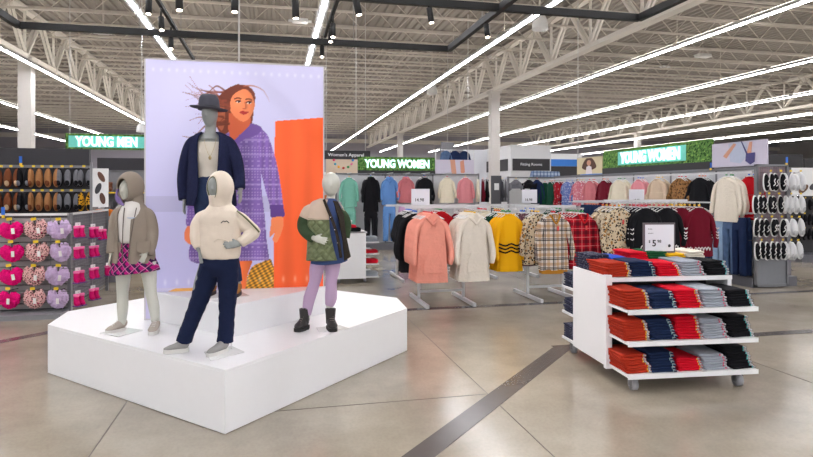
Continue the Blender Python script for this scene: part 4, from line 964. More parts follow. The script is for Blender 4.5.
for ci, (cn, m_, stk) in enumerate(COLS):
    pr = folded(m_, 'folded_sweatpants', SW*.93, .34, .019, ci*1.7, M('sticker_%d' % ci, stk, .5)); us = [False]
    for ri, (z_, n_) in enumerate(((.867, 6), (.657, 7), (.407, 8), (.152, 7))):
        nn = n_ - (2 if (ri == 3 and ci in (2,)) else 0)-(1 if (ri == 3 and ci == 3) else 0)+(1 if ci == 4 and ri == 3 else 0)
        y_ = (4.30+.185 if ri == 0 else CYF+.20)
        xs_ = CXL+SW*(ci+.5)+(-.05 if ri == 0 else 0)*0
        stack(pr, us, xs_, y_, z_+.001, nn, cn, 'the cart '+ROWN[ri], f'{cn} sweatpants on the {ROWN[ri]}', h=.0195+.0016*math.sin(ci*2.3+ri*1.9), lean=.008)
BACK = [('indigo print', FB['floral'], 7), ('royal blue', fab('royal', (52, 84, 190)), 6), ('red', REDS, 8), ('dark green', fab('dgreen', (28, 84, 50)), 8), ('yellow', fab('mustard_yellow', (236, 178, 30)), 7), ('cream', FB['cream'], 8)]
IND = spots('indigo_print', (44, 46, 66), [(40, .3, (104, 106, 126))])
for ci, (cn, m_, n_) in enumerate(BACK):
    w_ = (CXR-CXL)/6
    pr = folded(IND if ci == 0 else m_, 'folded_sweatshirt', w_*.93, .32, .021, ci, None, False); us = [False]
    stack(pr, us, CXL+w_*(ci+.5), 4.82, .868, n_, cn, 'the back of the cart top', f'{cn} sweatshirts behind the top row', .0215, 0, 0, 'folded sweatshirt')
pr = folded(IND, 'folded_sweatshirt', .26, .30, .022, 9, None, False); us = [False]
for ri, (z_, n_) in enumerate(((.657, 6), (.407, 6), (.152, 6))):
    stack(pr, us, CXL+.14, 5.11, z_+.001, n_, 'indigo print', 'the cart rear '+ROWN[ri+1], f'indigo sweatshirts on the back {ROWN[ri+1]}', .0225, 0, 0, 'folded sweatshirt')
# price sign on the cart
p = PY(654.5, 252, 4.74)
t = thing('price_sign', 'framed 5.98 price sign on the sweatpants cart', 'price sign', (p.x, 4.74, .869), -.02)
zc = p.z-.869
part('frame', MB().box(-.155, .155, 0, .016, zc-.015, zc+.262).box(-.012, .012, 0, .016, 0, zc).box(-.15, .15, 0, .05, 0, .008), M('sign_frame', (92, 84, 92), .4), t)
part('card', MB().box(-.14, .14, -.004, 0, zc, zc+.245), M('sign_card', (232, 232, 240), .5, var=.01), t)
INK = M('sign_ink', (40, 40, 46), .7)
part('lettering', MB().text('5', -.055, zc+.075, None, .060, -.006, .002, .02).text('$', -.10, zc+.09, None, .028, -.006, .002, .01).text('98', -.005, zc+.092, None, .028, -.006, .002, .01).text('Young', -.095, zc+.205, .04, .012, -.006, .002).text('pants', -.088, zc+.165, .05, .010, -.006, .002), INK, t)
part('round_logo', MB().cyl((.095, -.0045, zc+.05), (.095, -.006, zc+.05), .014, n=16), INK, t)
PV = Vector((3.24, 4.2, 0)); RM = Matrix.Rotation(-.085, 3, 'Z')
for o in bpy.data.objects:
    if o.name not in cart_before and o.parent is None:
        o.location = PV+Vector((.045, .07, 0))+RM @ (Vector(o.location)-PV); o.rotation_euler.z -= .085
# ================================================================== SALES FLOOR BEHIND
PANEL = M('gondola_panel', (196, 196, 200), .55, var=.02); GREYP = M('grey_panel', (128, 128, 132), .5); DKP = M('dark_panel', (38, 36, 40), .6)
def foliage(name='foliage_print'):
    return spots(name, (84, 122, 62), [(20, .46, (40, 72, 36)), (13, .26, (124, 160, 78)), (40, .22, (150, 184, 100))], emit=.10)
FOL = foliage(); NEON = M('neon_letters', (214, 255, 246), .5, var=0, emit=1.15); TEAL = M('neon_halo_panel', (96, 178, 166), .6, emit=.35, var=.15)
def gondola(x0, x1, yb, h, label, depth=.5, m=PANEL, two=False, base=.16):
    t = thing('gondola_shelf', label, 'store fixture', ((x0+x1)/2, yb, 0)); w = (x1-x0)/2
    part('back_panel', MB().box(-w, w, -.02, .02, .1, h), m, t)
    part('base_deck', MB().box(-w, w, -depth, -.02, 0, base), M('base_grey', (92, 92, 98), .5), t)
    n = max(1, round((x1-x0)/1.2))
    for i in range(n+1):
        X = -w+2*w*i/n; part('post', MB().box(X-.02, X+.02, -.05, .03, 0, h+.02), GREYM, t)
    part('top_rail', MB().box(-w, w, -.05, .02, h-.03, h+.01), GREYM, t)
    return t
def neon_sign(body, x, y, z, w, h, tw, th_, label, rz=0, base=True, teal=None):
    t = thing('lit_sign', label, 'department sign', (x, y, z), rz)
    part('panel', MB().box(-w/2, w/2, 0, .06, 0, h), FOL, t, 'printed green foliage panel')
    if teal: part('halo_panel', MB().box(teal[0], teal[1], -.004, 0, h*.12, h*.86), TEAL, t)
    part('lettering', MB().text(body, 0 if not teal else (teal[0]+teal[1])/2, h*.50, tw, th_, -.022, .02, .035), NEON, t, 'glowing white letters')
    if base: part('lower_bar', MB().box(-w/2, w/2, -.02, .07, -.14, 0), DKP, t)
    return t
# ---- long wall of sets under the first YOUNG WOMEN sign
YW = 16.0
a, b_ = PY(336, 200, YW), PY(478, 200, YW)
gondola(a.x, b_.x, YW, 2.05, 'grey slatted wall unit with outfits under the young women sign')
wall_sets = [(349, 'mint', 'top', 178, 207, 'mint knit top hanging on the wall unit'), (349, 'mint', 'pants', 208, 232, 'mint knit pants below the mint top'),
    (371, 'black', 'hood', 178, 212, 'black hooded top with pale drawstrings on the wall unit'), (371, 'black', 'pants', 211, 240, 'black sweatpants below the black hooded top'),
    (389.5, 'blue', 'hood', 178, 205, 'sky blue hooded top on the wall unit'), (389.5, 'blue', 'pants', 207, 241, 'sky blue sweatpants below the blue top'),
    (406, 'rose', 'hood', 178, 203, 'dusty pink hooded top on the wall unit'), (405, 'lilac', 'pants', 207, 235, 'lilac pants below the dusty pink top'),
    (425, 'black', 'top', 178, 206, 'black knit top behind the 14.98 price sign'), (447, 'ecru', 'top', 178, 203, 'cream knit top on the wall unit'), (465.5, 'pink', 'top', 178, 203, 'pink knit top at the right of the wall unit')]
for px, fb_, kd, y0, y1, lb in wall_sets:
    p0 = PY(px, y0, YW-.42); p1_ = PY(px, y1, YW-.42); ln = p0.z-p1_.z+.085
    hang(('sweater' if kd == 'top' else 'hooded_sweater' if kd == 'hood' else 'sweatpants', fb_, kd, round(ln, 2), .185 if kd != 'pants' else .19, ''), (p0.x, YW-.42, p0.z+.085), 0, lb, 'outfits on the wall unit')
    part_ = None
arm = MB()
for px in (349, 371, 389.5, 406, 425, 447, 465.5):
    p0 = PY(px, 177, YW-.42); solo('display_bracket', MB().bar((0, -.45, 0), (0, .40, 0), .02, .02), RK, f'short white face-out arm above the {dict(((349,"mint top"),(371,"black hooded top"),(389.5,"sky blue top"),(406,"dusty pink top"),(425,"black knit top"),(447,"cream knit top"),(465.5,"pink knit top")))[px]}', 'display bracket', (p0.x, YW-.42, p0.z+.10))
    if px in (371, 425): 
        for q in range(2): hang(('sweater', 'charcoal', 'top', .7, .185, ''), (p0.x+.02, YW-.30+.1*q, p0.z+.085), 0, f'charcoal top behind the black one, {"nearer" if q == 0 else "further"} layer' + (' left' if px == 371 else ' right'), 'charcoal tops behind')
for i, (px, fb_) in enumerate(((478, 'ecru'), (483, 'maroon'), (487, 'black'), (502, 'charcoal'), (506, 'grey'))):
    p0 = PY(px, 178, YW-.5); hang(('sweater', fb_, 'top', .70, .19, ''), (p0.x, YW-.5, 1.97), 1.25, f'{fb_} top hung sideways beside the wall unit' + (', next to the white column' if i > 2 else ''), 'tops hung sideways')
A_, B_ = PY(358, 175, YW), PY(435, 161, YW)
neon_sign('YOUNG WOMEN', (A_.x+B_.x)/2, YW, 2.10+.04, B_.x-A_.x, .37, (B_.x-A_.x)*.84, .24, 'green foliage sign reading YOUNG WOMEN over the wall of outfits')
def card(px0, px1, py0, py1, Y, m, label, extra=None, name='photo_card'):
    a = PY(px0, py1, Y); b = PY(px1, py0, Y); t = thing(name, label, 'photo card', ((a.x+b.x)/2, Y, a.z)); w = (b.x-a.x)/2; h = b.z-a.z
    part('board', MB().box(-w, w, 0, .03, 0, h), m, t)
    if extra: extra(t, w, h)
    return t
CDL = M('card_lavender', (198, 192, 208), .7, var=.03); CDB = M('card_beige', (206, 186, 164), .7, var=.03); SKC = M('printed_skin', (206, 150, 124), .7); 
def beads(t, w, h):
    for i, c_ in enumerate([(220, 60, 110), (60, 160, 190), (240, 170, 50), (200, 70, 70), (70, 150, 90), (230, 120, 160), (60, 130, 200)]):
        a_ = PI+PI*i/6; part('bead_print', MB().cyl((w*.1+w*.6*math.cos(a_), -.003, h*.95+h*.5*math.sin(a_)), (w*.1+w*.6*math.cos(a_), -.001, h*.95+h*.5*math.sin(a_)), .035, n=10), M(f'bead{i}', c_, .6), t)
card(326, 357.5, 159.5, 175, YW, CDB, 'beige photo card with a colourful necklace left of the sign', beads)
def legs_(t, w, h):
    part('figure_print', MB().prism([(-w*.15, 0), (-w*.25, h), (w*.0, h), (w*.1, 0)], -.003, -.001, 'y'), SKC, t, 'printed bare arm')
    part('figure_print', MB().prism([(w*.30, h*.3), (w*.27, h*.9), (w*.46, h), (w*.52, h*.3), (w*.40, h*.1)], -.003, -.001, 'y'), M('printed_orange', (206, 140, 112), .7), t, 'printed orange tinted figure')
card(435.5, 474, 160, 177, YW, CDL, 'pale lavender photo card right of the young women sign', legs_)
t = thing('aisle_sign', 'dark aisle sign reading Women\'s Apparel', 'aisle sign', PY(346, 159.5, 18)); part('board', MB().box(-.75, .75, 0, .05, 0, .27), DKP, t); part('lettering', MB().text("Women's Apparel", 0, .13, 1.1, .13, -.004, .004, .01), M('sign_white', (226, 226, 230), .6), t); part('rod', MB().cyl((-.6, .02, .27), (-.6, .02, 5.0), .01), RK, t); part('rod', MB().cyl((.6, .02, .27), (.6, .02, 5.0), .01), RK, t)
p = PY(448, 158, 26); t = thing('aisle_sign', 'slanted grey hanging sign reading Men\'s beyond the lavender card', 'aisle sign', p, .5); part('board', MB().box(-.42, .42, 0, .05, 0, .72), M('hanging_grey', (120, 120, 126), .6), t); part('lettering', MB().text("Men's", 0, .32, .5, .16, -.004, .004, .02), M('sign_white', (226, 226, 230), .6), t); part('rod', MB().cyl((0, .02, .72), (0, .02, 4.85), .012), RK, t)
for px, w_, h_, c_, lb in ((410, .35, .22, 'black', 'black'), (415.5, .22, .42, 'blue', 'sky blue'), (422, .28, .3, 'beige', 'tan')):
    p = PY(px, 161, YW+3); a = part('display_garment', garment_mesh('top', .62, .15, 1), FB[c_]); tagp(a, f'{lb} garment standing up beyond the young women sign', 'garment'); a.location = (p.x, YW+3, 2.62 if c_ == 'blue' else 2.5)
gondola(PY(395, 170, 19).x, PY(478, 170, 19).x, 19, 2.1, 'white shelving unit just beyond the wall of outfits', m=STEELW)
p = PY(455, 160, 24)
for i, (dx, c_) in enumerate(((-.4, 'jeans'), (0, 'navy'), (.42, 'darkjeans'))):
    a = part('display_garment', garment_mesh('top', .72, .20, i), FB[c_]); tagp(a, ['blue denim shirt', 'navy shirt', 'dark denim shirt'][i]+' displayed high beyond the lavender card', 'garment'); a.location = (p.x+dx, 24, 3.35)
solo('display_rail', MB().bar((-.9, 0, 0), (.9, 0, 0), .03).bar((-.85, 0, 0), (-.85, 0, -3.3), .04).bar((.85, 0, 0), (.85, 0, -3.3), .04), RK, 'tall white rail carrying three denim shirts', 'rail', (p.x, 24.02, 3.3))
# ---- fitting room block and partitions
YB2 = 28.5
a, b_ = PY(511, 205, YB2), PY(551, 146.5, YB2)
FR = M('fitting_room_paint', (206, 206, 208), .6, var=.02)
t = thing('fitting_room', 'white fitting room block with dark sign bands', 'fitting room', (a.x, YB2, 0)); wd = b_.x-a.x; hb = b_.z
part('front', MB().box(0, wd, 0, .1, 0, hb), FR, t); part('side', MB().box(0, .1, .1, 5.5, 0, hb), FR, t)
part('cap', MB().box(-.03, wd+.03, -.03, 5.5, hb, hb+.05), M('cap_light', (222, 222, 222), .6), t)
zs = 1.6+20*(YB2*1.04)/590; s_ = part('sign_band', MB().box(.08, wd-.08, -.03, 0, zs, zs+.62), DKP, t); part('lettering', MB().text('Fitting Rooms', wd/2, zs+.31, 1.2, .18, -.034, .004, .01), M('sign_white', (226, 226, 230), .6), s_)
s_ = part('sign_band', MB().box(-.03, 0, .4, 4.4, zs, zs+.62), DKP, t)
q = part('lettering', MB().text("Men's", 0, zs+.31, 1.5, .2, -.0, .004, .02), M('sign_white', (226, 226, 230), .6), s_); q.rotation_euler.z = -PI/2; q.location = (-.036, 2.4, 0)
part('door_leaf', MB().box(wd*.30, wd*.62, -.02, 0, 0, 2.1), M('door_grey', (188, 188, 192), .6), t)
for px0, px1, py0, Y, c_, lb in ((463, 490, 150, 32, (212, 214, 220), 'pale blue-white partition left of the white column'), (486, 496, 157, 33, (150, 150, 156), 'narrow grey partition behind the white column')):
    a, b_ = PY(px0, 190, Y), PY(px1, py0, Y); t = thing('partition', lb, 'partition', (a.x, Y, 0)); part('panel', MB().box(0, b_.x-a.x, 0, .1, 0, b_.z), M('part'+lb[:6], c_, .6), t); part('edge', MB().box(-.05, 0, -.02, .12, 0, b_.z+.02).box(b_.x-a.x, b_.x-a.x+.05, -.02, .12, 0, b_.z+.02), GREYM, t)
t = thing('column_wrap', 'dark grey wrap around the white column with a small notice', 'column guard', (9.9, 25.4, 0)); part('wrap', MB().box(-.24, .24, -.27, -.21, .1, 2.25), M('wrap_grey', (70, 70, 76), .6), t); part('notice', MB().box(-.1, .12, -.28, -.27, 1.6, 1.9), STEELW, t)
# second wall unit (right of the column) with folded tops and knits
Y2 = 16.4
a, b_ = PY(508, 200, Y2), PY(556, 200, Y2); gondola(a.x, b_.x, Y2, 1.98, 'white wall unit right of the column holding green knits', m=STEELW)
for px, fb_, lb, kd in ((529, 'black', 'black bundled top over the 16.98 sign', 'top'), (545, 'green', 'dark green knit top right of the 16.98 sign', 'top'), (551.5, 'green', 'dark green knit dress next to the red printed top', 'top'), (537, 'navy', 'navy knit top behind the green ones', 'top'), (516, 'grey', 'grey knit top left of the black bundled top', 'top')):
    p0 = PY(px, 180 if px < 540 else 183, Y2-.4); hang(('sweater', fb_, kd, .78 if px > 530 else .30, .17, ''), (p0.x, Y2-.4, p0.z+.085), 0, lb, None)
p0 = PY(548, 177, Y2-.3); solo('top_rail_goods', MB().prism([(-.45, 0), (.45, 0), (.42, .16), (-.4, .18)], -.1, .1, 'y'), stripes('pale_blue_plaid', (170, 186, 206), [('X', 9, 0, .4, (70, 90, 130), .7), ('Z', 9, 0, .4, (70, 90, 130), .6)]), 'pale blue plaid shirts folded on top of the white wall unit', 'folded shirts', (p0.x, Y2-.1, 1.99))
# ---- long gondola running away, seen along its left face
XG, YG0, YG1, HG_ = 7.66, 8.15, 15.9, 1.98
t = thing('gondola_run', 'long grey double-sided gondola with tops and jeans, running away behind the cart', 'store fixture', (8.10, YG0, 0))
part('back_panel', MB().box(-.02, .02, 0, YG1-YG0, .1, HG_), PANEL, t); part('base_deck', MB().box(-.44, .44, 0, YG1-YG0, 0, .16), M('base_grey', (92, 92, 98), .5), t)
part('top_rail', MB().box(-.05, .05, 0, YG1-YG0, HG_-.03, HG_+.02), GREYM, t)
for i in range(7): part('post', MB().box(-.03, .03, 1.29*i-.02, 1.29*i+.02, 0, HG_+.01), GREYM, t)
part('hang_rail', MB().bar((-.38, .05, 1.90), (-.38, YG1-YG0, 1.90), .03, .03), RK, t)
for i in range(7): part('rail_bracket', MB().bar((-.38, .1+1.27*i, 1.90), (0, .1+1.27*i, 1.90), .02), RK, t)
GR3 = [(741, 'red', 'red knit top', .80, .2, 'top'), (729, 'shag', 'cream shaggy pullover', .84, .26, 'top'), (702, 'black', 'black knit top', .66, .24, 'top'), (681, 'leopard', 'leopard print top', .66, .23, 'top'), (658, 'beige', 'beige knit top', .64, .22, 'top'),
       (640, 'pink', 'pink knit top', .66, .22, 'top'), (620, 'ecru', 'ivory knit top', .68, .24, 'top'), (604.5, 'maroon', 'burgundy knit top', .66, .24, 'top'), (591.5, 'rose', 'dusty pink knit top', .66, .24, 'top'), (579.5, 'pinkprint', 'pink patterned top', .70, .24, 'top'),
       (568, 'floral', 'blue and white patterned top', .72, .25, 'top'), (558.5, 'redblock', 'red and black printed top', .72, .22, 'top'), (551, 'green', 'dark green top', .72, .22, 'top')]
for px, fb_, lb, ln, w_, kd in GR3:
    p0 = PX(px, 180, 7.62); nn = 3; dz = .22 if fb_ == 'red' else 0
    for i in range(nn):
        hang(('knit_top', fb_, kd, ln, w_, ''), (7.58+dz+.09*i, p0.y+random.uniform(-.03, .03)+.03*i, 1.90), -PI/2+random.uniform(-.10, .10), f'{lb} on the long gondola' + (f', {NTH[i]} layer from the aisle' if i else ', nearest layer to the aisle'), f'{lb}s on the long gondola')
for k_, (px, fb_, lb) in enumerate(((713, 'darkjeans', 'dark jeans at the left end below the cream pullover'), (722, 'ltjeans', 'light blue jeans with red tag below the cream pullover'), (733, 'jeans', 'mid blue jeans below the cream pullover'), (742, 'darkjeans', 'dark blue jeans nearest the shoe panel'))):
    p0 = PX(px, 215, 7.66); 
    for i in range(2): hang(('jeans', fb_, 'pants', 1.02, .165, 'tag' if fb_ == 'ltjeans' else ''), (7.60+.10*i, p0.y, 1.20), -PI/2, lb+(', outer pair' if i == 0 else ', inner pair'), 'jeans on the long gondola')
solo('jeans_rail', MB().bar((0, 0, 0), (0, 1.6, 0), .03, .03).bar((0, .1, 0), (.4, .1, 0), .02).bar((0, 1.5, 0), (.4, 1.5, 0), .02), RK, 'white rail carrying the jeans under the cream pullover', 'rail', (7.70, 8.2, 1.215))
# signs on top of the long gondola, on its centre line
def xsign(px0, px1, z0, z1, X=8.1): a, b = PX(px0, 150, X).y, PX(px1, 150, X).y; return (a+b)/2, abs(a-b)
yc, w_ = xsign(603, 711, 0, 0); ya, yb = PX(603, 150, 8.1).y, PX(711, 150, 8.1).y; t0, t1 = PX(618, 150, 8.1).y, PX(686, 150, 8.1).y
neon_sign('YOUNG WOMEN', 8.1, yc, HG_+.03+.13, w_, .46-.13+.10, (t0-t1)*.88, .27, 'long green foliage sign reading YOUNG WOMEN on the long gondola', -PI/2, True, (yc-t0, yc-t1))
def xcard(px0, px1, m, label, extra, z0=2.02, h=.44):
    ya, yb = PX(px0, 150, 8.1).y, PX(px1, 150, 8.1).y; t = thing('photo_card', label, 'photo card', (8.1, (ya+yb)/2, z0), -PI/2); w = abs(ya-yb)/2
    part('board', MB().box(-w, w, 0, .03, 0, h), m, t); extra(t, w, h); return t
def bag(t, w, h):
    part('dress_print', MB().prism([(-w*.35, h*.95), (-w*.02, h), (w*.30, h*.95), (w*.38, h*.45), (w*.1, h*.12), (-w*.28, h*.2)], -.004, -.002, 'y'), M('printed_pale_blue', (178, 186, 206), .7, var=.1), t, 'printed pale blue dress')
    part('arm_print', MB().prism([(-w*.55, h*.45), (-w*.15, h*.95), (-w*.05, h*.9), (-w*.42, h*.35)], -.006, -.004, 'y'), SKC, t)
    part('arm_print', MB().prism([(w*.42, h*.95), (w*.52, h*.95), (w*.48, h*.5), (w*.30, h*.42)], -.006, -.004, 'y'), SKC, t)
    part('bag_print', MB().prism([(w*.30, h*.50), (w*.62, h*.52), (w*.60, h*.15), (w*.45, h*.05), (w*.28, h*.2)], -.008, -.006, 'y'), M('printed_indigo', (62, 58, 110), .7, var=.2), t, 'printed indigo handbag')
    part('strap_print', MB().prism([(w*.12, h), (w*.16, h), (w*.36, h*.5), (w*.30, h*.5)], -.009, -.007, 'y'), M('printed_indigo', (62, 58, 110), .7), t)
xcard(712, 767, CDL, 'grey lavender photo card of a pale dress and indigo handbag', bag)
def portrait(t, w, h):
    part('hair_print', MB().tube([(0, -.002, h*.95), (0, -.002, h*.75), (0, -.002, h*.4), (0, -.002, h*.25)], [(w*.2, .001), (w*.42, .001), (w*.58, .001), (w*.3, .001)], 20, 4), M('printed_brown_hair', (84, 52, 38), .7, var=.2, scale=40), t, 'printed brown curly hair')
    part('face_print', MB().ell((0, -.004, h*.66), (w*.17, .001, h*.17), 14, 10), M('printed_face', (204, 150, 120), .7), t)
    part('top_print', MB().prism([(-w*.25, 0), (w*.25, 0), (w*.2, h*.42), (0, h*.5), (-w*.2, h*.42)], -.006, -.004, 'y'), M('printed_white_top', (224, 214, 216), .7), t)
xcard(577, 602, M('card_sand', (206, 192, 156), .7, var=.03), 'sand coloured portrait card of a person with long brown curls', portrait)
# ---- shoe panel at the end of the long gondola
YE = 8.10
t = thing('shoe_panel', 'grey framed grid end panel hung with slip-on shoes', 'store fixture', (7.98, YE, 0)); w = .31
part('frame', MB().box(-w, -w+.03, -.03, .03, .02, 2.02).box(w-.03, w, -.03, .03, .02, 2.02).box(-w, w, -.03, .03, 1.99, 2.02).box(-w, w, -.03, .03, .02, .06), GREYM, t)
g = MB()
for i in range(1, 14): g.box(-w+.044*i-.0015, -w+.044*i+.0015, -.012, -.008, .5, 1.98)
for i in range(34): g.box(-w, w, -.008, -.005, .5+.044*i-.0015, .5+.044*i+.0015)
part('wire_grid', g, GREYM, t); part('lower_panel', MB().box(-w+.03, w-.03, -.01, .01, .06, .52), M('smoky_panel', (118, 120, 126), .3), t); part('rear_sheet', MB().box(-w+.03, w-.03, .012, .02, .5, 1.98), M('rose_grey_sheet', (150, 128, 136), .6), t)
def shoe_pair(sole, up, name, detail=True, lining=None, s=1.0):
    root = None
    for sx in (-1, 1):
        pts = [(sx*.052*s+.0435*s*math.sin(2*PI*i/22)*(1-.18*math.cos(2*PI*i/22)), -.13*s+.125*s*math.cos(2*PI*i/22)) for i in range(22)]
        o = part('sole', MB().prism(pts, -.012, .012, 'y'), sole)
        if root is None: root = o; o.name = name
        else: o.parent = root
        part('upper', MB().ell((sx*.052*s, -.014, -.132*s), (.0405*s, .038*s, .114*s), 14, 10), up, root)
        if lining: part('opening', MB().ell((sx*.052*s, -.030, -.19*s), (.026*s, .026*s, .048*s), 12, 8), lining, root)
        if detail: part('side_stripe', MB().tube([(sx*.052*s-.022, -.050, -.22), (sx*.052*s+.010, -.062, -.185), (sx*.052*s-.014, -.064, -.15), (sx*.052*s+.018, -.058, -.11)], [.0075]*4, 6, 3), WPR, root, 'white wavy stripe')
    part('hook', MB().bar((0, -.02, .0), (0, .17, .0), .006).bar((0, -.02, 0), (0, -.02, .02), .006), CHROME, root)
    part('hang_tag', MB().box(-.02, .02, -.055, -.053, .012, .04), M('yellow_price_tag', (236, 200, 40), .5), root, 'yellow price tag')
    return root
SWH = M('sole_white', (232, 232, 230), .5); CVB = M('black_canvas', (22, 22, 26), .8); CVW = M('white_canvas', (212, 212, 214), .8)
def place(proto, locs, group, cat, rz=0):
    for i, (p, lb) in enumerate(locs):
        o = proto if i == 0 else copy_tree(proto, None, rz); o.location = p; o.rotation_euler = (0, random.uniform(-.12, .12), rz+random.uniform(-.25, .25)); tagp(o, lb, cat, group)
rown = ['top', 'second', 'third', 'bottom']
blk = shoe_pair(SWH, CVB, 'slip_on_shoes', s=1.2); L_ = []
for r_, (py, xs) in enumerate(((183, (768, 778.6)), (205.5, (757, 766.5, 776.5)), (228.5, (758.6, 769.6, 779.5)), (251.6, (758.6, 769.5, 779.7)))):
    for c_, px in enumerate(xs): p = PY(px, py, YE-.14); p.z += .17; L_.append((p, f'black white-soled slip-on pair, {rown[r_]} row of the shoe panel, {["left", "middle", "right"][c_ if len(xs) == 3 else c_+1]} hook'))
place(blk, L_, 'black slip-on shoes on the end panel', 'shoes')
wht = shoe_pair(SWH, CVW, 'slip_on_shoes', False, M('shoe_lining', (178, 178, 180), .8), s=1.2); L_ = []
for r_, (py, xs) in enumerate(((183, (788.5, 798)), (205.5, (788, 798)), (228.5, (789, 797)), (251.6, (788, 795.5)))):
    for c_, px in enumerate(xs): p = PY(px, py, YE-.10); p.z += .17; L_.append((p, f'white slip-on pair, {rown[r_]} row at the right edge of the shoe panel, {["inner", "outer"][c_]} hook'))
place(wht, L_, 'white slip-on shoes beside the end panel', 'shoes')
t = thing('hook_wing', 'narrow grey hook strip beside the shoe panel', 'store fixture', (8.48, 8.30, 0)); part('strip', MB().box(-.18, .10, 0, .03, .1, 1.98), M('wing_grey', (108, 106, 112), .6), t); part('foot', MB().box(-.18, .10, -.1, .1, 0, .1), GREYM, t)
# ---- shoe wall further right with dark header
Y3 = 11.2; a, b_ = PY(783, 168, Y3), PY(830, 168, Y3)
gondola(a.x, b_.x, Y3, 2.0, 'dark wall unit of black shoes at the right edge', m=DKP)
def soleprints(t, w, h):
    for x_, z_, r0, c_ in ((-.32, .62, -.5, (120, 90, 66)), (-.05, .25, 1.0, (110, 80, 58)), (.35, .35, 1.2, (60, 60, 66))):
        mb = MB().ell((0, 0, 0), (w*.16, .004, h*.24), 16, 8); o = part('shoe_print', mb, M('prn%d' % c_[0], c_, .7), t, 'printed shoe silhouette'); o.location = (w*x_*1.6, -.006, h*z_); o.rotation_euler.y = r0
card(787, 822, 168, 196, Y3-.25, STEELW, 'white card printed with brown and grey shoes at the right edge', soleprints)
bk2 = shoe_pair(CVB, CVB, 'hanging_shoes', False, M('felt_dark_grey', (60, 58, 62), .9)); L_ = []
for r_, z_ in enumerate((1.40, 1.05, .72)):
    for c_, px in enumerate((803, 812, 821)): p = PY(px, 200, Y3-.15); L_.append((Vector((p.x, Y3-.15, z_)), f'black hanging shoes, {rown[r_]} row of the dark right wall unit, {["left", "middle", "right"][c_]} hook'))
place(bk2, L_, 'black shoes on the dark right unit', 'shoes')
for px0, px1, py0, py1, Y, lb in ((768, 803, 154.5, 167, 13.5, 'dark header board behind the indigo handbag card'), (805, 822, 159, 167.5, 15, 'dark header board at the right edge'), (551.5, 580, 166.5, 179, 26, 'dark header board left of the portrait card')):
    a, b_ = PY(px0, py1, Y), PY(px1, py0, Y); t = thing('header_board', lb, 'header', ((a.x+b_.x)/2, Y, 0)); part('board', MB().box(-(b_.x-a.x)/2, (b_.x-a.x)/2, 0, .06, a.z, b_.z), DKP, t); part('leg', MB().box(-.05, .05, .06, .1, 0, b_.z), GREYM, t)
a, b_ = PY(548, 166, 34), PY(582, 154, 34); t = thing('blue_banner', 'blue and white banner beyond the fitting rooms', 'banner', ((a.x+b_.x)/2, 34, 0)); w = (b_.x-a.x)/2; part('board', MB().box(-w, w, 0, .1, a.z, b_.z-.35), M('banner_blue', (46, 120, 206), .6), t); part('white_top', MB().box(-w, w, 0, .1, b_.z-.35, b_.z), STEELW, t); part('leg', MB().box(-.06, .06, .1, .2, 0, a.z), GREYM, t)
# ---- small white cart with shelves right of the quilted jacket mannequin
xa, xb = PZ(339, 283, 0).x, PZ(366, 283, 0).x; Yc = 10.05
t = thing('display_cart', 'smaller white shelf cart behind the quilted jacket mannequin', 'display cart', ((xa+xb)/2, Yc, 0)); w = (xb-xa)/2
part('side_panel', MB().box(-w-.1, w, 0, .03, .08, .88), WHITE, t, bevel=.003); part('side_panel', MB().box(-w-.1, w, 1.1, 1.13, .08, .88), WHITE, t)
for z_ in (.08, .30, .48, .68, .86): part('shelf', MB().box(-w-.1, w+(.24 if z_ < .8 else .02), .0 if z_ > .8 else .06, 1.1, z_, z_+.02), WHITE, t)
for cx_, cy_ in ((-w, .12), (w, .12), (-w, 1.0), (w, 1.0)): part('wheel', MB().cyl((cx_-.02, cy_, .04), (cx_+.02, cy_, .04), .04, n=14), CAS, t)
pcs = {}
for z_, m_, cn, n_, xo, where in ((.501, REDS, 'red', 2, w+.12, 'middle shelf'), (.321, REDS, 'red', 3, w+.12, 'lower shelf'), (.101, GRYS, 'grey', 3, w+.12, 'bottom shelf'), (.521+.04, GRYS, 'grey', 0, w+.12, ''), (.701, GRYS, 'grey', 4, w+.12, 'upper shelf'),
                              (.881, BLKS, 'black', 3, 0, 'top'), (.881+.066, REDS, 'red', 2, -.04, 'top')):
    if n_ == 0: continue
    pr = folded(m_, 'folded_shirt', .22 if xo else .30, .30, .021, z_*9, None, False); us = [False]
    stack(pr, us, (xa+xb)/2+xo, Yc+.24 if xo else Yc+.2, z_+.001, n_, cn, 'the smaller cart '+where, f'{cn} shirts on the small cart {where}', .0215, 0, 0, 'folded shirt')
p = PY(349, 220, Yc+.6); solo('acrylic_bin', MB().box(-.06, .06, -.06, .06, 0, .16).box(-.07, .07, -.07, .07, .15, .17), STEELW, 'small white bin on the smaller cart', 'bin', (p.x-.02, Yc+.6, .881))
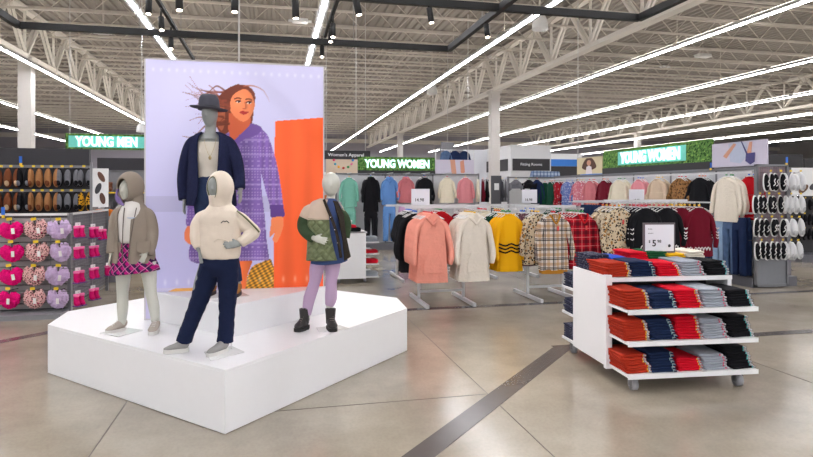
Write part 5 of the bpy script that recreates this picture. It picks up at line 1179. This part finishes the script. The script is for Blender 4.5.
# ================================================================== LEFT SIDE: SLIPPERS
YL = 9.9
xl, xr = -6.2, PY(90, 190, YL).x
t = thing('slipper_wall', 'black wall unit hung with brown and grey slippers under a dark header', 'store fixture', ((xl+xr)/2, YL, 0)); w = (xr-xl)/2; hd_ = PY(40, 165, YL).z; tp_ = PY(40, 148.5, YL).z
part('back_panel', MB().box(-w, w, 0, .04, .1, hd_), DKP, t); part('header', MB().box(-w, w, -.04, .05, hd_, tp_), M('header_charcoal', (44, 42, 48), .6), t); part('base_deck', MB().box(-w, w, -.45, 0, 0, .15), DKP, t)
for py in (166.5, 190.5): z_ = PY(40, py, YL).z; part('slat_rail', MB().box(-w, w, -.03, 0, z_-.02, z_+.02), GREYP, t)
TAN = M('tan_suede', (160, 112, 72), .85, var=.15, scale=30); BRN = M('brown_suede_dark', (116, 66, 42), .85, var=.15); GRF = M('grey_felt', (112, 112, 118), .9, var=.15, scale=40); BKF = M('black_felt', (24, 24, 28), .9); FUR = M('cream_fur', (206, 176, 142), .95, bump=.6); SPT = spots('yellow_leopard', (216, 160, 40), [(30, .38, (40, 30, 24))])
kinds = {'moccasin': (BRN, BRN, FUR), 'black': (BKF, BKF, GRF), 'tan': (TAN, TAN, BRN), 'grey': (BKF, GRF, BKF), 'leopard': (SPT, SPT, BKF)}
protos = {}
def slipper(kind, p, lb, grp, s=1.0, rz=0):
    if kind not in protos: protos[kind] = shoe_pair(*kinds[kind][:2], 'slippers', False, kinds[kind][2], s=1.12); o = protos[kind]
    else: o = copy_tree(protos[kind])
    o.location = p; o.rotation_euler = (0, 0, rz); return tagp(o, lb, 'slippers', grp)
TL = [(-9, 'moccasin', 'brown moccasin slippers'), (3, 'moccasin', 'brown moccasin slippers'), (12.5, 'moccasin', 'brown moccasin slippers'), (23.5, 'black', 'black slippers'), (35, 'tan', 'tan slippers'), (43.5, 'tan', 'tan slippers'), (52.5, 'tan', 'tan slippers'), (63.5, 'grey', 'grey and black slippers'), (72.5, 'grey', 'grey and black slippers'), (85, 'grey', 'grey and black slippers')]
hp = {-9: 'leftmost hook', 3: 'second hook from the left edge', 12.5: 'hook left of the black pair', 23.5: 'beside the moccasins', 35: 'first tan hook', 43.5: 'middle tan hook', 52.5: 'last tan hook', 63.5: 'first grey hook', 72.5: 'second grey hook', 85: 'hook nearest the white card'}
for r_, py in enumerate((168, 192)):
    for px, kd, lb in TL:
        if r_ == 1 and px == 85: kd, lb = 'leopard', 'yellow leopard slippers'
        p = PY(px, py, YL-.17); slipper(kd, p, f'{lb}, {"upper" if r_ == 0 else "lower"} row, {hp[px]}', f'{lb} on the black wall, {"upper" if r_ == 0 else "lower"} row')
def slipcard(t, w, h):
    for x_, z_, r0, c_ in ((.15, .78, -.5, (104, 70, 56)), (-.25, .48, .35, (56, 56, 62)), (.3, .22, -.2, (94, 62, 52))):
        mb = MB().ell((0, 0, 0), (w*.36, .004, h*.15), 16, 8); o = part('slipper_print', mb, M('slp%d' % c_[0], c_, .7), t, 'printed slipper silhouette'); o.location = (w*x_, -.006, h*z_); o.rotation_euler.y = r0
card(92.5, 108, 168.5, 207, YL-.5, STEELW, 'white card printed with three slippers at the end of the black wall', slipcard)
solo('card_post', MB().box(-.03, .0, -.02, .02, 0, 2.0), GREYP, 'grey post holding the white slipper card', 'post', (PY(92, 190, YL-.5).x, YL-.48, 0))
# unit behind the taupe jacket mannequin
Y4 = 13.8; a, b_ = PY(98, 170, Y4), PY(150, 158.5, Y4)
t = gondola(a.x, b_.x+.5, Y4, a.z, 'grey shoe wall unit behind the taupe jacket mannequin', m=GREYP); part('header', MB().box((a.x-b_.x-.5)/2, (b_.x+.5-a.x)/2, -.06, .05, a.z, b_.z), M('header_charcoal', (44, 42, 48), .6), t)
for py in (192, 210, 230, 250): z_ = PY(120, py, Y4).z; part('shelf', MB().box((a.x-b_.x-.5)/2, (b_.x+.5-a.x)/2, -.36, 0, z_-.03, z_), DKP, t); part('price_strip', MB().box((a.x-b_.x-.5)/2, (b_.x+.5-a.x)/2, -.365, -.36, z_-.03, z_), M('yellow_price_tag', (236, 200, 40), .5, var=.5, scale=9), t)
bootc = [M('boot_brown', (120, 70, 44), .6), M('boot_black', (34, 30, 32), .5), M('boot_orange', (210, 110, 50), .6), M('boot_white', (210, 206, 206), .6), M('boot_grey', (110, 108, 112), .6)]
bm = []
for m_ in bootc:
    mb = MB().tube([(0, .05, .20), (0, .05, .10), (0, .03, .05), (0, -.06, .04), (0, -.11, .03)], [(.042, .05), (.04, .045), (.042, .05), (.042, .035), (.02, .02)], 12, 3, ref=(1, 0, 0)); me = mb.mesh('boot'); me.materials.append(m_); bm.append(me)
for r_, py in enumerate((192, 210, 230, 250)):
    z_ = PY(120, py, Y4).z
    for i in range(9):
        X = a.x+.12+.17*i; k_ = random.randrange(5); o = part('boot', bm[k_], None); o.location = (X, Y4-.2, z_+.012); o.rotation_euler = (0, 0, random.uniform(-.3, .3))
        tagp(o, f'{["brown", "black", "orange", "white", "grey"][k_]} boot, {NUMW[i]} from the left on the {["top", "second", "third", "lowest"][r_]} shelf behind the taupe jacket', 'boot', 'boots behind the taupe jacket')
neon_sign('YOUNG MEN', PY(106, 149, 15.5).x, 15.5, PY(106, 149.5, 15.5).z, PY(146, 149, 15.5).x-PY(66, 149, 15.5).x, PY(106, 134, 15.5).z-PY(106, 149.5, 15.5).z, (PY(139, 149, 15.5).x-PY(77, 149, 15.5).x), .25, 'green foliage sign reading YOUNG MEN', 0, False, (-.82, .86))
p = PY(106, 134, 15.5); solo('sign_rod', MB().bar((-.8, 0, 0), (-.8, 0, 7.8-p.z), .012).bar((.8, 0, 0), (.8, 0, 7.8-p.z), .012).bar((-.8, 0, 0), (.8, 0, 0), .012), RK, 'pair of thin rods holding the young men sign', 'rods', (p.x, 15.53, p.z))
# ---- low four-sided fixture: slat panel with fluffy slippers, wire side with pink boots
YS = 8.45; xs0, xs1 = -4.3, PZ(70, 313, 0).x
t = thing('slat_fixture', 'low grey slatted fixture of fluffy slippers at the left edge', 'store fixture', ((xs0+xs1)/2, YS, 0)); w = (xs1-xs0)/2
g = MB(); z_ = .08
while z_ < 1.24: g.prism([(-.018, z_), (.01, z_), (.01, z_+.068), (-.006, z_+.068), (-.018, z_+.058)], -w, w, 'x'); z_ += .078
SLT = M('slatwall_grey', (150, 146, 146), .6, var=.08); part('slat_panel', g, SLT, t); part('core', MB().box(-w, w, .01, .04, .05, 1.27), M('slat_core', (74, 72, 74), .7), t)
part('end_post', MB().box(w-.02, w+.02, -.03, .05, 0, 1.30), GREYM, t); part('top_cap', MB().box(-w, w, -.03, .05, 1.27, 1.30), M('cap_light', (222, 222, 222), .6), t); part('base_deck', MB().box(-w, w, -.35, 0, .0, .06), GREYP, t)
for i in range(1, 8): part('upright_strip', MB().box(-w+2*w*i/8-.004, -w+2*w*i/8+.004, -.022, -.018, .08, 1.26), GREYM, t)
sw = MB(); ln = 1.7
for i in range(22): sw.box(w-.002, w+.002, .06+ln*i/21-.002, .06+ln*i/21+.002, .06, 1.28)
for i in range(26): sw.box(w+.002, w+.005, .06, .06+ln, .08+.046*i-.0015, .08+.046*i+.0015)
part('wire_side', sw, GREYM, t); part('side_top_rail', MB().box(w-.02, w+.02, .05, ln+.08, 1.27, 1.30), RK, t); part('side_sheet', MB().box(w-.03, w-.024, .06, ln+.06, .1, 1.26), M('wing_grey', (108, 106, 112), .6), t); part('rear_post', MB().box(w-.02, w+.02, ln+.05, ln+.09, 0, 1.30), GREYM, t)
def fluffy(m, name, ears=0, seed=0):
    mb = MB(); rn = random.Random(seed)
    mb.ell((-.065, -.03, -.10), (.075, .05, .085), 20, 14); mb.ell((.065, -.03, -.10), (.075, .05, .085), 20, 14); mb.ell((0, -.02, -.16), (.10, .05, .07), 20, 14)
    if ears:
        for sx in (-1, 1): mb.ell((sx*.09, -.03, -.03), (.03, .02, .045), 10, 8); mb.ell((sx*.035, -.04, -.03), (.022, .02, .04), 10, 8)
    me = baked(mb, .008, 2, .014, 45, seed); o = part(name, me, m)
    part('hook', MB().bar((0, -.03, .0), (0, .15, .0), .008).bar((0, -.03, 0), (0, -.03, -.05), .006), BS, o)
    part('hang_tag', MB().box(.02, .055, -.098, -.092, -.16, -.09), M('white_tag', (236, 232, 230), .5), o, 'white hang tag')
    part('price_tag', MB().box(-.03, .03, -.06, -.057, .01, .045), M('yellow_price_tag', (236, 200, 40), .5), o, 'yellow price tag')
    return o
PKF = M('hot_pink_fur', (232, 20, 120), .95, var=.25, scale=60, bump=.8, bscale=140); LPK = spots('pink_leopard_fur', (222, 176, 172), [(46, .36, (74, 36, 44)), (38, .2, (206, 60, 110))], bump=.6); LLC = M('lilac_fur', (206, 182, 218), .95, var=.2, scale=30, bump=.7, bscale=140)
for (px, m_, lb, ears) in ((11, PKF, 'hot pink fluffy slippers', 0), (35.5, LPK, 'pink leopard fluffy slippers', 1), (59, LLC, 'lilac unicorn fluffy slippers', 1)):
    pr = None
    for r_, py in enumerate((221, 243.5, 267, 290)):
        p = PY(px+(2 if r_ == 1 else 0), py, YS-.14)
        if pr is None: pr = fluffy(m_, 'fluffy_slippers', ears, int(px)); o = pr
        else: o = copy_tree(pr)
        o.location = p; o.rotation_euler = (0, random.uniform(-.2, .2), random.uniform(-.3, .3)); tagp(o, f'{lb}, {rown[r_]} of their column on the slatted panel', 'slippers', lb+' on the slatted panel')
MAG = M('magenta_plush', (206, 22, 104), .9, var=.3, scale=40, bump=.5, bscale=100)
def bootie():
    mb = MB()
    for sx in (-1, 1):
        mb.tube([(sx*.05, 0, -.02), (sx*.05, 0, -.10), (sx*.05, -.01, -.15), (sx*.05, -.05, -.165)], [(.038, .035), (.04, .038), (.042, .045), (.03, .03)], 12, 3)
    o = part('plush_booties', mb, MAG); part('cuff', MB().tube([(-.05, 0, -.035), (-.05, 0, .005)], [(.045, .042), (.045, .042)], 12, 1), M('pink_fleece', (240, 120, 170), .9), o, 'light pink cuff'); part('cuff', MB().tube([(.05, 0, -.035), (.05, 0, .005)], [(.045, .042), (.045, .042)], 12, 1), M('pink_fleece', (240, 120, 170), .9), o, 'light pink cuff')
    part('sole', MB().box(-.09, -.012, -.07, .035, -.20, -.185), M('purple_sole', (110, 50, 130), .7), o, 'purple sole'); part('sole', MB().box(.012, .09, -.07, .035, -.20, -.185), M('purple_sole', (110, 50, 130), .7), o, 'purple sole')
    part('hang_card', MB().box(-.05, .05, .02, .024, .0, .06), STEELW, o); part('hook', MB().bar((0, 0, .03), (0, .34, .03), .007), CHROME, o)
    return o
bp_ = bootie(); first = True
for r_, py in enumerate((223, 244, 268, 291)):
    cols_ = (79, 94) + ((102,) if r_ == 0 else ()) + ((109,) if r_ == 2 else ())
    for c_, px in enumerate(cols_):
        p = PX(px, py - (r_-1)*2.2*(c_) + (2 if c_ else 3), xs1+.22)
        o = bp_ if first else copy_tree(bp_); first = False
        o.scale = (.8, .8, .74); o.location = p; o.rotation_euler = (0, 0, PI/2-.5); tagp(o, f'magenta plush booties, {rown[r_]} row of the wire side, {NUMW[c_]} hook from the corner', 'slippers', 'magenta booties on the wire side')
for i, (px, py) in enumerate(((100, 214), (108, 214), (104, 224))):
    p = PY(px, py, 11.2); o = solo('orange_slipper', MB().tube([(-.1, 0, 0), (-.05, 0, .02), (.05, 0, .02), (.12, 0, -.01)], [(.04, .03), (.06, .05), (.06, .05), (.03, .03)], 14, 3, ref=(0, 1, 0)), M('orange_suede', (206, 112, 36), .8), f'orange tan slipper beside the white slipper card, {["rear left", "rear right", "front"][i]}', 'slipper', p, 0, 'orange slippers in the bin')
a = PY(104, 232, 11.2); t = thing('slipper_bin', 'grey wire bin of orange slippers behind the booties', 'bin', (a.x, 11.3, 0)); part('bin', MB().box(-.3, .3, -.2, .2, .0, PY(104, 227, 11.2).z), M('wing_grey', (108, 106, 112), .6), t); part('rim', MB().box(-.31, .31, -.21, .21, PY(104, 227, 11.2).z-.02, PY(104, 227, 11.2).z), GREYM, t)
# blue corner flags on the left wall and right panel
for p, lb in ((PY(20.5, 163, YL-.1), 'small blue flag on the dark slipper header'), (PY(3, 215, YS-.1), 'small blue flag at the left edge of the slatted panel'), (PX(787, 163, 8.3), 'small blue and yellow flag on the shoe panel'), (PX(711, 168, 8.0), 'small blue and yellow flag beside the foliage sign')):
    t = thing('shelf_flag', lb, 'flag', p); part('blade', MB().box(-.02, .02, 0, .004, 0, .1), M('flag_blue', (30, 100, 200), .5), t); part('foot', MB().box(-.015, .015, 0, .02, -.04, 0), M('yellow_price_tag', (236, 200, 40), .5), t)
# ---- distant departments
rnd = random.Random(5)
for i in range(16):
    Y = 30+6*(i % 3); X = -24+4.6*i
    if 9 < X < 16 and Y < 36: Y = 42
    t = gondola(X-2, X+2, Y, 2.1+.2*(i % 2), f'distant store shelving unit, {NUMW[i]} along from the left end', m=[PANEL, GREYP, STEELW][i % 3])
    for z_ in (.6, 1.05, 1.5):
        part('shelf', MB().box(-2, 2, -.4, 0, z_, z_+.03), STEELW, t)
    part('header', MB().box(-2, 2, -.1, .05, 2.1+.2*(i % 2), 2.5+.2*(i % 2)), [M('header_charcoal', (44, 42, 48), .6), M('banner_blue', (46, 120, 206), .6), STEELW, DKP][i % 4], t)
    for k_ in range(18):
        x_ = -1.85+.22*(k_ % 17); zz = (.63, 1.08, 1.53)[k_ % 3]
        o = solo('boxed_goods', MB().box(-.09, .09, -.12, .12, 0, .16+.12*rnd.random()), M('goods%d' % (k_ % 7), [(180, 40, 50), (60, 90, 160), (210, 190, 150), (60, 60, 66), (200, 120, 60), (90, 140, 90), (200, 200, 204)][k_ % 7], .6), f'small box on the distant shelving unit, {NUMW[i]} unit along, {NUMW[k_ // 3]} on its {["low", "middle", "high"][k_ % 3]} shelf', 'box', (X+x_, Y-.2, zz+.001), 0, 'boxes on distant shelving')
